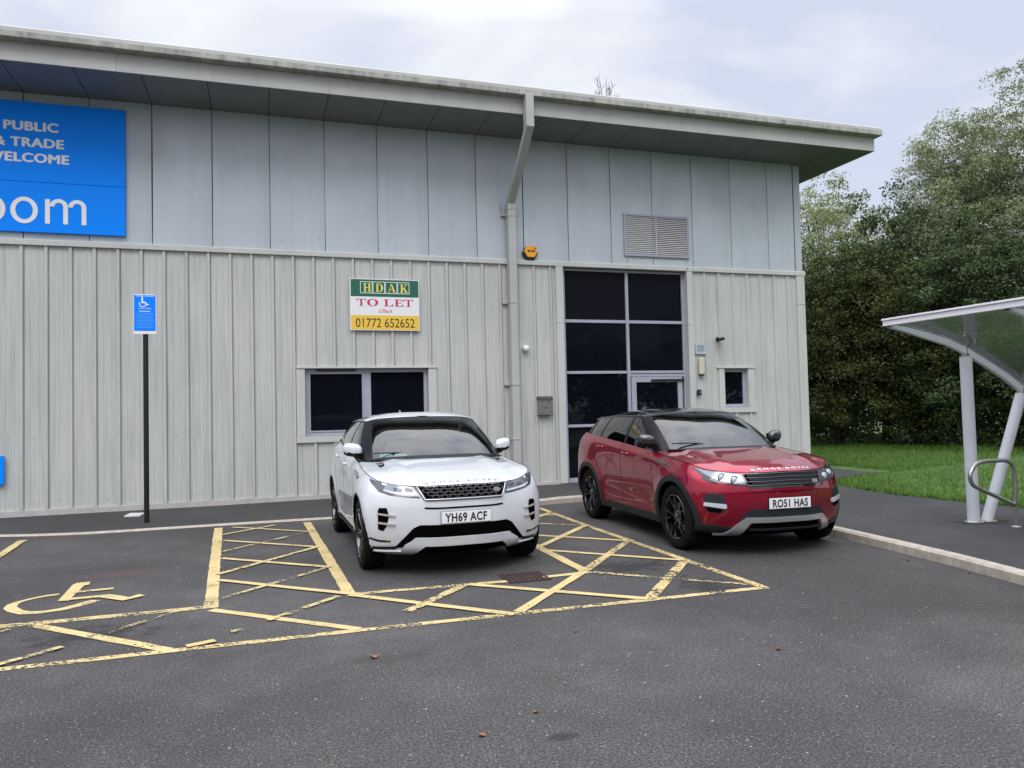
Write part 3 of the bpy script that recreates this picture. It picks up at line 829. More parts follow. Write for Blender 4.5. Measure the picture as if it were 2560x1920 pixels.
# estate agent board
BY = D - .07
bo = empty("letting_board", (0, 0, 0))
tag(bo, "green, white and yellow TO LET board on the ribbed wall above the left window", "sign")
MB().box(1.615, 2.965, BY, BY + .03, 3.207, 4.212).build("board", M['white'], bo, bevel=.002)
plain_box("green_band", M['green'], bo, 1.632, 2.95, BY - .002, BY, 3.865, 4.197)
plain_box("yellow_band", M['yellow'], bo, 1.630, 2.952, BY - .002, BY, 3.222, 3.500)
by = BY - .004
SER = {  # serif capitals on a unit box: list of polygons (x, z); thick stems, thin serifs
 'T': [[(.40, 0), (.60, 0), (.60, 1), (.40, 1)], [(0, .93), (1, .93), (1, 1), (0, 1)], [(0, .72), (.04, .72), (.14, .93), (0, .93)], [(.96, .72), (1, .72), (1, .93), (.86, .93)], [(.28, 0), (.72, 0), (.72, .05), (.28, .05)]],
 'L': [[(.14, 0), (.38, 0), (.38, 1), (.14, 1)], [(0, .95), (.52, .95), (.52, 1), (0, 1)], [(0, 0), (.95, 0), (.95, .06), (0, .06)], [(.74, .06), (.95, .06), (1, .32), (.95, .32)]],
 'E': [[(.14, 0), (.38, 0), (.38, 1), (.14, 1)], [(0, .94), (.92, .94), (.92, 1), (0, 1)], [(0, 0), (.95, 0), (.95, .06), (0, .06)], [(.38, .48), (.68, .48), (.68, .54), (.38, .54)], [(.66, .36), (.70, .36), (.70, .66), (.66, .66)], [(.75, .06), (.95, .06), (1, .3), (.95, .3)], [(.88, .72), (.92, .72), (.92, .94), (.74, .94)]],
 'H': [[(.14, 0), (.32, 0), (.32, 1), (.14, 1)], [(.68, 0), (.86, 0), (.86, 1), (.68, 1)], [(.32, .47), (.68, .47), (.68, .54), (.32, .54)]] + [[(a, b), (a + .42, b), (a + .42, b + .06), (a, b + .06)] for a in (.02, .56) for b in (0, .94)],
 'A': [[(.42, 1), (.54, 1), (.94, 0), (.72, 0)], [(.42, 1), (.47, 1), (.16, 0), (.10, 0)], [(.26, .3), (.68, .3), (.66, .37), (.28, .37)], [(0, 0), (.32, 0), (.32, .05), (0, .05)], [(.62, 0), (1, 0), (1, .05), (.62, .05)]],
 'K': [[(.14, 0), (.34, 0), (.34, 1), (.14, 1)], [(.34, .42), (.42, .42), (.86, .96), (.78, .96)], [(.40, .50), (.54, .60), (.94, .04), (.70, .04)], [(0, 0), (.46, 0), (.46, .06), (0, .06)], [(0, .94), (.46, .94), (.46, 1), (0, 1)], [(.60, 0), (1, 0), (1, .06), (.60, .06)], [(.62, .94), (.98, .94), (.98, 1), (.62, 1)]],
}
def serif(mb, ch, x, z, w, h, y):
    if ch in 'OD':
        n = 32; o, i = [], []
        for k in range(n + 1):
            t = 2 * math.pi * k / n
            if ch == 'O':
                o.append((x + w * (.5 + .5 * math.cos(t)), y, z + h * (.5 + .52 * math.sin(t)))); i.append((x + w * (.5 + .26 * math.cos(t)), y, z + h * (.5 + .46 * math.sin(t))))
            else:
                cx = max(math.cos(t), -.55)
                o.append((x + w * (.42 + .52 * cx), y, z + h * (.5 + .5 * math.sin(t)))); i.append((x + w * (.42 + .30 * max(cx, -.35)), y, z + h * (.5 + .43 * math.sin(t))))
        mb.grid([o, i])
        if ch == 'D': mb.add([(x + w * a, y - .0005, z + h * b) for a, b in ((.14, 0), (.33, 0), (.33, 1), (.14, 1))], [(0, 1, 2, 3)])
    else:
        for j, poly in enumerate(SER[ch]):
            mb.add([(x + w * a, y - .0004 * j, z + h * b) for a, b in poly], [tuple(range(len(poly)))])
tl = MB()
for ch, x, w in (('T', 1.735, .19), ('O', 1.94, .215), ('L', 2.265, .185), ('E', 2.47, .18), ('T', 2.655, .185)):
    serif(tl, ch, x, 3.682, w, .135, by)
tl.build("lettering", M['redtxt'], bo, fix=False)
hk = MB()
for i, ch in enumerate("HDAK"):
    serif(hk, ch, 1.868 + i * .238, 3.955, .155, .165, by - .003)
hk.build("lettering", M['lemon'], bo, fix=False)
bx = MB()
for i in range(4):
    frame_rect(bx, 1.812 + i * .241, 1.812 + i * .241 + .236, 3.925, 4.157, .012, by - .0015, by)
bx.build("letter_frames", M['white'], bo)
flat_text("01772 652652", .175, 2.291, by, 3.268, M['blacktxt'], bo, sx=.80, bold=.0, align='CENTER', spacing=1.0)
flat_text("3,370sq ft", .065, 2.29, by, 3.556, M['redtxt'], bo, sx=.72, align='CENTER')
# alarm box
al = empty("alarm_box", (0, 0, 0)); tag(al, "orange hexagonal alarm box with black base beside the downpipe", "alarm")
hexa = lambda cx, cz, rx, rz: [(cx + rx * math.cos(R(60 * k)), cz + rz * math.sin(R(60 * k))) for k in range(6)]
MB().prism(hexa(5.322, 4.855, .17, .165), D - .075, D - .004, 'y').build("backplate", M['blackmetal'], al, bevel=.008)
MB().prism(hexa(5.325, 4.885, .150, .140), D - .11, D - .0765, 'y').build("cover", M['orange'], al, bevel=.008)
tb = MB()
for x, w in ((5.25, .03), (5.285, .025), (5.33, .03), (5.37, .035)): tb.box(x, x + w, D - .113, D - .111, 4.87, 4.91)
tb.box(5.39, 5.43, D - .113, D - .111, 4.925, 4.94); tb.box(5.40, 5.45, D - .113, D - .111, 4.95, 4.965)
tb.build("lettering", M['blacktxt'], al)
# dome lamp
dl = empty("dome_sensor", (0, 0, 0)); tag(dl, "small white dome on the wall right of the downpipe", "sensor")
MB().lathe([(0.0, D - .13), (.03, D - .128), (.055, D - .11), (.068, D - .08), (.070, D - .05), (.060, D - .004)], 20, 'y', (5.175, 0, 2.865)).build("dome", M['white'], dl, smooth=True)
# cigarette bin
ab = empty("cigarette_bin", (0, 0, 0)); tag(ab, "grey metal cigarette bin fixed to the wall left of the entrance", "bin")
MB().box(5.40, 5.715, D - .12, D - .036, 1.485, 1.80).build("bin_body", M['steel'], ab, bevel=.006)
MB().prism([(D - .135, 1.80), (D - .125, 1.85), (D - .036, 1.875), (D - .036, 1.80)], 5.393, 5.722, 'x').build("bin_lid", simple("dark_grey_metal", (.06, .06, .06), .5, .3), ab, bevel=.004)
hb = MB()
for x in (5.49, 5.63): hb.lathe([(0, D - .122), (.016, D - .122), (.016, D - .115)], 12, 'y', (x, 0, 1.765))
hb.box(5.54, 5.60, D - .122, D - .12, 1.62, 1.64)
hb.build("bin_holes", M['blacktxt'], ab)
# intercom + keypad + camera
ic = empty("wall_unit", (0, 0, 0)); tag(ic, "tall cream plastic wall unit below the small vent by the door", "wall unit")
MB().box(9.25, 9.385, D - .10, D - .03, 2.30, 2.675).build("housing", M['cream'], ic, bevel=.02)
MB().box(9.265, 9.37, D - .085, D - .03, 2.27, 2.298).build("base_cap", M['blackmetal'], ic)
kp = empty("key_safe", (0, 0, 0)); tag(kp, "small black key box on the wall right of the entrance door", "key box")
MB().box(9.195, 9.30, D - .075, D - .03, 1.84, 1.965).build("case", M['blackmetal'], kp, bevel=.012)
MB().box(9.235, 9.275, D - .079, D - .0755, 1.87, 1.93).build("dial_plate", M['steel'], kp)
cm = empty("security_camera", (0, 0, 0)); tag(cm, "small black security camera on the ribbed wall above the narrow window", "camera")
MB().lathe([(0, D - .034), (.045, D - .036), (.04, D - .06), (0, D - .06)], 16, 'y', (9.77, 0, 3.10)).build("mount", M['blackmetal'], cm)
MB().tube([(9.77, D - .06, 3.10), (9.76, D - .10, 3.085)], .02, 10).build("arm", M['blackmetal'], cm)
MB().tube([(9.87, D - .13, 3.10), (9.66, D - .20, 3.06)], .038, 14).build("barrel", M['blackmetal'], cm)
MB().lathe([(0, 0), (.024, 0.0), (.02, .004)], 12, 'x', (9.655, D - .2, 3.06)).build("lens", M['pane_low'], cm)

# ------------------------------------------------------------------ disabled parking sign on a pole
ps = empty("parking_sign", (-1.705, 12.87, 0)); tag(ps, "blue disabled parking sign on a slim black pole at the footway edge", "sign")
PX, PY = 0.0, 0.0
MB().tube([(0, 0, -.02), (0, 0, 3.45)], .0385, 20).build("pole", M['blackmetal'], ps, angle=40)
MB().box(-.160, .158, -.058, -.045, 2.895, 3.507).build("plate", M['white'], ps, bevel=.004)
MB().box(-.152, .150, -.0605, -.0585, 2.945, 3.499).build("blue_face", M['blue2'], ps)
MB().box(-.06, .06, -.045, -.03, 2.95, 2.98).build("clip", M['blackmetal'], ps); MB().box(-.06, .06, -.045, -.03, 3.40, 3.43).build("clip", M['blackmetal'], ps)
pic = MB(); yy = -.0625
ring_letter(pic, -.030, 3.362, .052, .050, .013, yy, 150, 385, 30)
pic.add([(-.047, yy - .001, 3.38), (-.025, yy - .001, 3.38), (-.025, yy - .001, 3.455), (-.047, yy - .001, 3.455)], [(0, 1, 2, 3)])
pic.add([(-.047, yy - .0012, 3.372), (.018, yy - .0012, 3.372), (.005, yy - .0012, 3.395), (-.047, yy - .0012, 3.395)], [(0, 1, 2, 3)])
pic.add([(.0, yy - .0014, 3.385), (.018, yy - .0014, 3.385), (.045, yy - .0014, 3.345), (.030, yy - .0014, 3.335)], [(0, 1, 2, 3)])
pic.add([(.030, yy - .0016, 3.335), (.060, yy - .0016, 3.345), (.060, yy - .0016, 3.358), (.030, yy - .0016, 3.35)], [(0, 1, 2, 3)])
pic.lathe([(0, yy), (.011, yy)], 14, 'y', (-.038, 0, 3.462))
pic.build("wheelchair_symbol", M['white'], ps, fix=False)
flat_text("Disabled Parking", .018, 0, yy, 3.285, M['white'], ps, align='CENTER', bold=.01)
hl = MB(); hl.box(-.12, .12, yy, yy + .001, 3.468, 3.476) if False else None
hl.box(-.085, .075, yy, yy + .001, 3.243, 3.252)
hl.box(-.125, .130, yy, yy + .001, 3.478, 3.486)
build_parts(hl, 'text_line', M['white'], ps)
h2 = MB(); rr = random.Random(4)
for k in range(11):
    z = 3.215 - k * .0225; h2.box(-.13 + rr.uniform(0, .03), .13 - rr.uniform(0, .04), yy, yy + .001, z, z + .007)
h2.build("small_text_lines", M['blue_line'], ps)

# utility cover, drain
uc = MB(); uc.prism([(-2.17, 13.84), (-1.93, 13.80), (-1.90, 14.14), (-2.14, 14.22)], -.02, .022, 'z')
tag(uc.build("utility_cover", simple("cover_pale", (.55, .55, .54), .8, var=.15, vscale=30), bevel=.005), "pale square utility cover set in the footway behind the black sign pole", "utility cover")
dg_ = empty("drain_grate", (2.345, 6.89, 0)); tag(dg_, "rusty iron drain grate in front of the white car", "drain")
fr = MB(); frame = [(-.205, -.185), (.205, -.185), (.205, .185), (-.205, .185)]
for a, b, c, d in ((-.205, .205, -.185, -.160), (-.205, .205, .160, .185), (-.205, -.18, -.16, .16), (.18, .205, -.16, .16)): fr.box(a, b, c, d, -.03, .012)
fr.build("grate_frame", M['rust'], dg_, bevel=.002)
fr = MB()
for k in range(7): fr.box(-.165 + k * .051, -.140 + k * .051, -.16, .16, -.02, .009)
for k in range(3): fr.box(-.18, .18, -.095 + k * .085, -.07 + k * .085, -.021, .0075)
fr.build("grate_bars", M['rust'], dg_)
MB().add([(-.2, -.18, .0025), (.2, -.18, .0025), (.2, .18, .0025), (-.2, .18, .0025)], [(0, 1, 2, 3)]).build("drain_pit", M['gap'], dg_, fix=False)

# ------------------------------------------------------------------ cycle shelter
sh = empty("cycle_shelter", (0, 0, 0)); tag(sh, "white cycle shelter with curved smoked roof and V shaped posts on the footway", "shelter")
ARC = [(7.05, 2.50), (7.30, 2.475), (7.62, 2.41), (7.95, 2.33), (8.25, 2.215), (8.55, 2.07), (8.86, 1.91), (9.20, 1.70), (9.45, 1.48), (9.62, 1.25)]
def rib_mesh(y, w=.05, t=.055):
    mb = MB(); rows = []
    for i, (x, z) in enumerate(ARC):
        a = ARC[max(i - 1, 0)]; b = ARC[min(i + 1, len(ARC) - 1)]; d = Vector((b[0] - a[0], b[1] - a[1])).normalized(); nx_, nz_ = -d.y, d.x
        if nz_ < 0: nx_, nz_ = -nx_, -nz_
        tt_ = t * (0.45 if i == 0 else 0.8 if i == 1 else 1.0)
        rows.append([(x, y - w / 2, z), (x, y + w / 2, z), (x - nx_ * tt_, y + w / 2, z - nz_ * tt_), (x - nx_ * tt_, y - w / 2, z - nz_ * tt_), (x, y - w / 2, z)])
    mb.grid(rows); return mb
FR = (7.13, 5.62, 4.10, 2.60)
for fy in FR:
    rib_mesh(fy, .055, .075).build("curved_rib", M['postwhite'], sh, angle=40)
    p1 = MB().tube([(8.235, fy, .095), (8.222, fy, 2.12)], .069, 24); p1.build("post", M['postwhite'], sh, angle=40)
    MB().tube([(8.222, fy, 2.12), (8.22, fy, 2.16)], .045, 16).tube([(8.22, fy, 2.14), (8.22, fy, 2.26)], .03, 12).build("post_bracket", M['galv'], sh, angle=40)
    MB().tube([(8.445, fy, .095), (9.11, fy, 1.645)], .0635, 24).build("post", M['postwhite'], sh, angle=40)
    MB().tube([(9.11, fy, 1.645), (9.15, fy, 1.75)], .035, 16).build("post_bracket", M['galv'], sh, angle=40)
for fy in FR:
    for (px_, py_) in ((8.235, fy), (8.445, fy)):
        MB().lathe([(0, .118), (.105, .116), (.112, .108), (.112, .10)], 20, 'z', (px_, py_, 0)).build("base_plate", M['galv'], sh)
rp = MB(); rows = []
for y in np.linspace(2.55, 7.18, 10): rows.append([(x, y, z + .012) for x, z in ARC])
rp.grid(rows); rp.build("roof_sheet", M['poly'], sh, smooth=True, fix=False)
bm_ = MB(); bm_.box(7.0, 7.075, 2.4, 7.17, 2.487, 2.548); bm_.box(6.985, 7.075, 2.4, 7.175, 2.550, 2.572)
bm_.build("front_beam", M['beamwhite'], sh, bevel=.003)
MB().box(9.60, 9.66, 2.4, 7.18, 1.20, 1.27).build("rear_beam", M['postwhite'], sh, bevel=.003)
so = MB(); rr = random.Random(2); pts = [(8.33 + (.33 + rr.uniform(-.08, .1)) * math.cos(t * .3), 7.12 + (.16 + rr.uniform(-.04, .05)) * math.sin(t * .3), .1045) for t in range(21)]
so.add(pts, [tuple(range(len(pts)))])
tag(so.build("moss_patch", M['soil'], fix=False), kind="structure")

hp = empty("cycle_stand", (0, 0, 0)); tag(hp, "bent stainless steel cycle stand hoop in front of the shelter posts", "cycle stand")
def curve(pts, n=6):
    P = [Vector(p) for p in pts]; out = []
    for i in range(len(P) - 1):
        p0, p1, p2, p3 = P[max(i - 1, 0)], P[i], P[i + 1], P[min(i + 2, len(P) - 1)]
        for k in range(n):
            t = k / n; out.append(.5 * ((2 * p1) + (p2 - p0) * t + (2 * p0 - 5 * p1 + 4 * p2 - p3) * t * t + (3 * p1 - p0 - 3 * p2 + p3) * t ** 3))
    out.append(P[-1]); return out
HY = 6.65
MB().tube(curve([(8.325, HY, .10), (8.33, HY, .40), (8.335, HY, .66), (8.315, HY, .80), (8.22, HY, .872), (8.05, HY, .88), (7.88, HY, .878), (7.76, HY, .855), (7.685, HY, .79), (7.655, HY, .71), (7.69, HY, .625), (7.78, HY, .575), (8.05, HY, .465), (8.32, HY, .355)]), .0245, 14).build("hoop", M['galv'], hp, smooth=True)
MB().lathe([(0, .118), (.045, .116), (.055, .104), (.055, .10)], 18, 'z', (8.325, HY, 0)).build("foot_plate", M['galv'], hp)

# ------------------------------------------------------------------ trees
def leaf_cloud(rng, centres, radii, per, lsz, lw, droop=0.0, sig=0.42):
    """quads scattered in clumps; centres (k,3), radii clump size"""
    k = len(centres)
    n = k * per
    c = np.repeat(centres, per, axis=0); r = np.repeat(radii, per)[:, None]
    off = rng.normal(0, 1, (n, 3)); off /= np.maximum(1e-6, np.linalg.norm(off, axis=1))[:, None]
    off *= (rng.random((n, 1)) ** 0.45)
    off[:, 2] *= 0.75
    P = c + off * r
    P[:, 2] -= droop * np.abs(off[:, 2]) * r[:, 0]
    d = rng.normal(0, 1, (n, 3)) + off * 0.9; d[:, 2] -= droop
    d /= np.linalg.norm(d, axis=1)[:, None]
    s = np.cross(d, rng.normal(0, 1, (n, 3))); s /= np.maximum(1e-6, np.linalg.norm(s, axis=1))[:, None]
    L_ = (lsz * rng.uniform(.6, 1.35, n))[:, None]; W_ = (lw * rng.uniform(.7, 1.3, n))[:, None]
    V = np.stack([P - d * L_ * .5, P + s * W_ * .5, P + d * L_ * .5, P - s * W_ * .5], 1)
    return V.reshape(-1, 3)

def make_tree(name, loc, h, blobs, leafmat, seed, per=110, lsz=.13, lw=.055, nclump=260, trunk_r=.16, lean=0.0, clump=.5, stems=1, droop=.3, crown_name="crown"):
    """blobs: list of (x, y, z, rx, ry, rz, weight) ellipsoids, relative to the base"""
    rng = np.random.default_rng(seed); rr = random.Random(seed)
    root = empty(name, loc, 0)
    C = []; wts = np.array([b[3] * b[4] * b[5] * b[6] for b in blobs]) ** .8; wts = wts / wts.sum()
    for b, w in zip(blobs, wts):
        k = max(4, int(nclump * w))
        v = rng.normal(0, 1, (k, 3)); v /= np.linalg.norm(v, axis=1)[:, None]
        rad = rng.random((k, 1)) ** .38
        bump_ = 1 + .22 * np.sin(v[:, :1] * 5 + seed) * np.cos(v[:, 2:] * 4 + seed * 2) + rng.normal(0, .10, (k, 1))
        C.append(np.array(b[:3]) + v * rad * bump_ * np.array(b[3:6]))
    C = np.concatenate(C); C = C[C[:, 2] > 0.25]
    rad = clump * rng.uniform(.55, 1.35, len(C))
    V = leaf_cloud(rng, C, rad, per, lsz, lw, droop)
    np_mesh(crown_name, V, np.arange(len(V)).reshape(-1, 4), leafmat, root)
    tm = MB()
    for s_i in range(stems):
        bx_, by_ = (rr.uniform(-.5, .5), rr.uniform(-.4, .4)) if stems > 1 else (0, 0)
        tx, ty_ = bx_ + rr.uniform(-.5, .5) + lean, by_ + rr.uniform(-.4, .4)
        hh = h * rr.uniform(.72, .86)
        spine = [Vector((bx_ + (tx - bx_) * t + .08 * math.sin(t * 7 + s_i), by_ + (ty_ - by_) * t + .08 * math.cos(t * 6), -.1 + hh * t)) for t in (0, .12, .3, .5, .7, .86, 1)]
        tm.tube(spine, [trunk_r * q for q in (1.25, 1, .85, .62, .42, .25, .08)], 8)
        idx = rng.choice(len(C), min(len(C), 26 // stems + 4), replace=False)
        for i in idx:
            c = Vector(C[i]); t = min(.9, max(.15, (c.z / hh) * .62)); j = t * 6; k = int(j)
            p0 = spine[k].lerp(spine[min(k + 1, 6)], j - k); m = p0.lerp(c, .5) + Vector((rr.uniform(-.2, .2), rr.uniform(-.2, .2), .25))
            tm.tube([p0, m, c], [trunk_r * .38, trunk_r * .22, .012], 5, cap=False)
    tm.build("trunk", M['bark'], root, smooth=True)
    return root
GW = "trees along the far side of the grass"
def T(name, label, x, y, h, blobs, mat_, seed, **kw):
    t = make_tree(name, (x, y, .1), h, blobs, M[mat_], seed, **kw)
    return tag(t, label, "tree", GW)
# the tall pale willow at the right edge
T("willow_tree", "tallest tree, a pale green willow rising at the right edge above the shelter", 25.0, 17.6, 13.6,
  [(0, 0, 8.0, 3.1, 3.1, 5.0, 1), (-1.6, 1.4, 6.4, 2.4, 2.4, 3.4, 1), (.8, -1.4, 9.6, 2.4, 2.6, 4.2, 1.9), (-1.2, .9, 9.3, 1.8, 1.8, 2.9, 1), (1.4, -2.6, 5.5, 2.5, 2.5, 3.4, 1), (-.2, -.4, 2.8, 2.4, 3.0, 2.2, .8)],
  'leafA', 11, nclump=1250, per=150, lsz=.12, lw=.036, clump=.50, droop=.5, trunk_r=.22)
T("willow_tree", "pale willow tree at the far right edge behind the shelter roof", 25.5, 12.8, 12.5,
  [(0, 0, 7.0, 3.2, 3.2, 4.9, 1), (-1.2, -1.6, 4.5, 2.5, 2.5, 3.4, 1), (0, 0, 2.2, 2.6, 2.8, 1.9, .8)],
  'leafA', 12, nclump=430, per=130, lsz=.14, lw=.042, clump=.62, droop=.5, trunk_r=.2)
T("willow_tree", "grey green willow left of the tallest tree, its rounded side standing against the sky", 22.9, 20.3, 10.8,
  [(0, 0, 6.7, 2.2, 2.2, 4.0, 1), (-.8, .9, 5.4, 1.7, 1.7, 2.8, 1), (.4, -.4, 9.2, 1.5, 1.5, 2.2, .9), (.3, 0, 2.5, 2.2, 2.2, 2.0, .8)],
  'leafA', 13, nclump=700, per=150, lsz=.115, lw=.038, clump=.5, droop=.3)
T("alder_tree", "dark leaved thin topped tree between the rounded willow and the pale trees", 20.3, 20.7, 8.9,
  [(0, 0, 5.2, 1.7, 1.7, 3.1, 1), (.5, -.3, 7.3, .9, .9, 1.5, .7), (-.8, .8, 4.5, 1.4, 1.4, 2.2, 1), (.8, -.8, 3.2, 1.7, 1.7, 2.2, 1)],
  'leafD', 14, nclump=230, per=85, lsz=.13, lw=.07, clump=.42)
T("birch_tree", "sparse pale birch rising right behind the building corner", 26.3, 31.2, 12.7,
  [(0, 0, 9.6, 1.5, 1.5, 4.2, 1), (0, 0, 5.5, 1.9, 1.9, 3, 1), (1.5, -1.0, 8.5, 1.1, 1.1, 3.4, .8)], 'leafC', 15, nclump=260, per=55, lsz=.14, lw=.08, clump=.6)
T("birch_tree", "pointed yellow green tree right of the sparse pale birch", 25.2, 28.2, 11.3,
  [(0, 0, 8.0, 1.4, 1.4, 4.2, 1), (.3, 0, 5.0, 1.9, 1.9, 3, 1), (-1.6, 1.0, 6.4, 1.3, 1.3, 3.6, .9), (1.5, -1.6, 6.4, 1.3, 1.3, 3.2, .9)], 'leafC', 16, nclump=420, per=85, lsz=.12, lw=.07, clump=.45)
# hedge-like belt of small trees between the turf and the tall trees
belt = [(17.7, 22.6, 6.9, 'leafB', "olive green bushy tree nearest the building corner"),
        (18.6, 21.0, 7.1, 'leafB', "olive bushy tree second from the building corner"),
        (19.3, 19.2, 6.6, 'leafB', "dense dark olive tree below the thin topped tree"),
        (20.3, 17.6, 6.9, 'leafD', "dark green bushy tree left of the shelter roof end"),
        (20.7, 15.8, 6.6, 'leafD', "dark bushy tree directly behind the upright shelter post"),
        (21.3, 14.0, 6.8, 'leafD', "dark bushy tree behind the slanted shelter post"),
        (21.8, 12.2, 6.9, 'leafA', "grey green bushy tree seen through the smoked shelter roof"),
        (22.1, 10.2, 6.9, 'leafD', "dark bushy tree at the right edge behind the cycle shelter")]
for i, (x, y, h, mt, lb) in enumerate(belt):
    rr = random.Random(50 + i)
    T("hedgerow_tree", lb, x, y, h, [(0, 0, h * .62, 1.7, 1.7, h * .36, 1), (rr.uniform(-.9, .9), rr.uniform(-.9, .9), h * .40, 1.8, 1.8, h * .28, 1), (rr.uniform(-.5, .5), -.3, h * .22, 1.5, 1.7, h * .17, .8), (rr.uniform(-.8, .8), rr.uniform(-.8, .8), h * .80, .9, .9, h * .17, .7)],
      mt, 60 + i, nclump=330, per=125, lsz=.10, lw=.06, clump=.42, stems=3, trunk_r=.07, droop=.15)
# wood behind, one mass
def wood():
    rng = np.random.default_rng(77); C = []
    for k in range(24):
        t = k / 23; x = 20.5 + 9.5 * t + rng.uniform(-.5, .5); y = 28.5 - 24.0 * t; d = rng.uniform(1.5, 3.5)
        cx, cy = x + d, y + d * .3; h = rng.uniform(5.6, 7.4)
        v = rng.normal(0, 1, (75, 3)); v /= np.linalg.norm(v, axis=1)[:, None]
        C.append(np.array([cx, cy, h * .5]) + v * rng.random((75, 1)) ** .4 * np.array([2.0, 2.0, h * .5]))
    C = np.concatenate(C); C = C[C[:, 2] > .1]
    V = leaf_cloud(rng, C, .6 * rng.uniform(.6, 1.3, len(C)), 70, .19, .11, .2)
    o = np_mesh("background_wood", V, np.arange(len(V)).reshape(-1, 4), M['leafD'])
    tag(o, "dark mass of woodland filling the gaps behind the hedgerow trees", "woodland", kind="stuff")
    tm = MB(); rr = random.Random(9)
wood()
def surround():  # unseen tree belt, added only so glass and car paint reflect something dark
    rng = np.random.default_rng(31); C = []
    for k in range(44):
        a = R(95 + 200 * k / 43); rad_ = 36 + rng.uniform(-3, 4)
        cx, cy = rad_ * math.sin(a), rad_ * math.cos(a) - 2; h = rng.uniform(4.5, 9.5)
        if cy > 10: continue
        v = rng.normal(0, 1, (60, 3)); v /= np.linalg.norm(v, axis=1)[:, None]
        C.append(np.array([cx, cy, h * .5]) + v * rng.random((60, 1)) ** .4 * np.array([3.0, 3.0, h * .5]))
    C = np.concatenate(C); C = C[C[:, 2] > .1]
    V = leaf_cloud(rng, C, .9 * rng.uniform(.6, 1.3, len(C)), 34, .42, .26, .2)
    o = np_mesh("added_reflection_trees", V, np.arange(len(V)).reshape(-1, 4), M['leafD'])
    tag(o, "unseen dark tree belt added behind and beside the camera only to be reflected", "woodland", kind="stuff")
surround()
# undergrowth at the foot of the trees
rng = np.random.default_rng(8); C = []
for k in range(170):
    t = rng.random(); x = np.interp(t, [0, .5, 1], [18.2, 20.4, 22.3]) + rng.uniform(-.4, 1.8); y = 24.5 - 16 * t
    C.append((x, y, rng.uniform(.1, 1.2)))
V = leaf_cloud(rng, np.array(C), np.full(len(C), .5), 90, .11, .07, .1)
tag(np_mesh("undergrowth", V, np.arange(len(V)).reshape(-1, 4), M['leafD']), "dark low undergrowth and brambles at the foot of the trees", "undergrowth", kind="stuff")
# bare twigs of a tree behind the building
bt = empty("bare_tree", (17.35, 36.0, 0)); tag(bt, "bare twiggy treetop just showing above the roof of the unit", "tree")
tm = MB(); rr = random.Random(6)
tm.tube([(0, 0, 0), (.1, 0, 8), (0, 0, 14), (.05, 0, 17.6)], [.25, .2, .12, .05], 8)
tm.build("trunk", M['bark'], bt)
tm = MB()
for k in range(9):
    a = rr.uniform(-.75, .75); z0 = rr.uniform(15.6, 17.4); top = rr.uniform(17.9, 19.3)
    p = [(0, 0, z0), (a * .5, 0, (z0 + top) / 2), (a * .85 + rr.uniform(-.1, .1), 0, top)]
    tm.tube(p, [.03, .02, .008], 5)
    for j in range(4):
        t = rr.uniform(.4, .95); q = Vector(p[1]).lerp(Vector(p[2]), t); tm.tube([q, q + Vector((rr.uniform(-.35, .35), 0, rr.uniform(.15, .5)))], [.013, .005], 4)
tm.build("twigs", M['bark'], bt)

# ------------------------------------------------------------------ bits on the ground
rng = np.random.default_rng(21); vs, fs = [], []
for k in range(520):
    x, y = rng.uniform(-3.5, 6.0), rng.uniform(1.8, 11.8)
    s = rng.uniform(.003, .0085); a = rng.uniform(0, 6.28); z = .001
    if k % 3 == 0: y = rng.uniform(1.9, 4.5)
    b = len(vs)
    for t in range(5): vs.append((x + s * math.cos(a + t * 1.257) * rng.uniform(.7, 1.3), y + s * math.sin(a + t * 1.257) * rng.uniform(.7, 1.3), z))
    vs.append((x, y, z + s * .6))
    fs += [(b + t, b + (t + 1) % 5, b + 5) for t in range(5)]
gm = MB(); gm.add(vs, fs)
tag(gm.build("loose_gravel", M['stone'], fix=False), "pale grit and tiny stones scattered over the tarmac", "gravel", kind="stuff")
def leaf(x, y, s, rot, z, label, mat_='leafbrown', curl=.35):
    L_ = MB(); rows = []
    for i in range(7):
        t = i / 6; w = math.sin(t * math.pi) ** .8 * .42 * (1 + .25 * math.sin(t * 17))
        rows.append([((t - .5) * s, k * w * s, s * (curl * (abs(k) ** 1.5) * .5 + .18 * (2 * t - 1) ** 2 + .02)) for k in (-1, -.5, 0, .5, 1)])
    L_.grid(rows); L_.tube([(-.5 * s, 0, .2 * s), (-.8 * s, .05 * s, .25 * s)], s * .02, 5)
    o = L_.build("fallen_leaf", M[mat_], fix=False, smooth=True); o.scale = (.78,) * 3; o.location = (x, y, z); o.rotation_euler = (0.1, 0.05, rot)
    return tag(o, label, "leaf", "fallen leaves on the tarmac")
leaf(1.001, 3.645, .055, .6, .002, "reddish brown curled leaf nearest the camera")
leaf(1.342, 3.82, .045, 2.0, .002, "small tan leaf right of and beyond the reddish brown one")
leaf(0.671, 5.046, .075, 0.3, .002, "olive brown leaf just in front of the yellow outer line")
leaf(3.153, 4.206, .05, 1.2, .002, "small pink brown leaf alone on the tarmac at the right")
leaf(2.103, 5.074, .045, 2.6, .002, "small dark leaf in front of the white car's parking bay")
leaf(6.10, 6.05, .05, .2, .002, "orange brown leaf lying against the kerb")
leaf(6.13, 5.38, .05, 1.7, .002, "red brown leaf at the foot of the kerb nearest the camera")

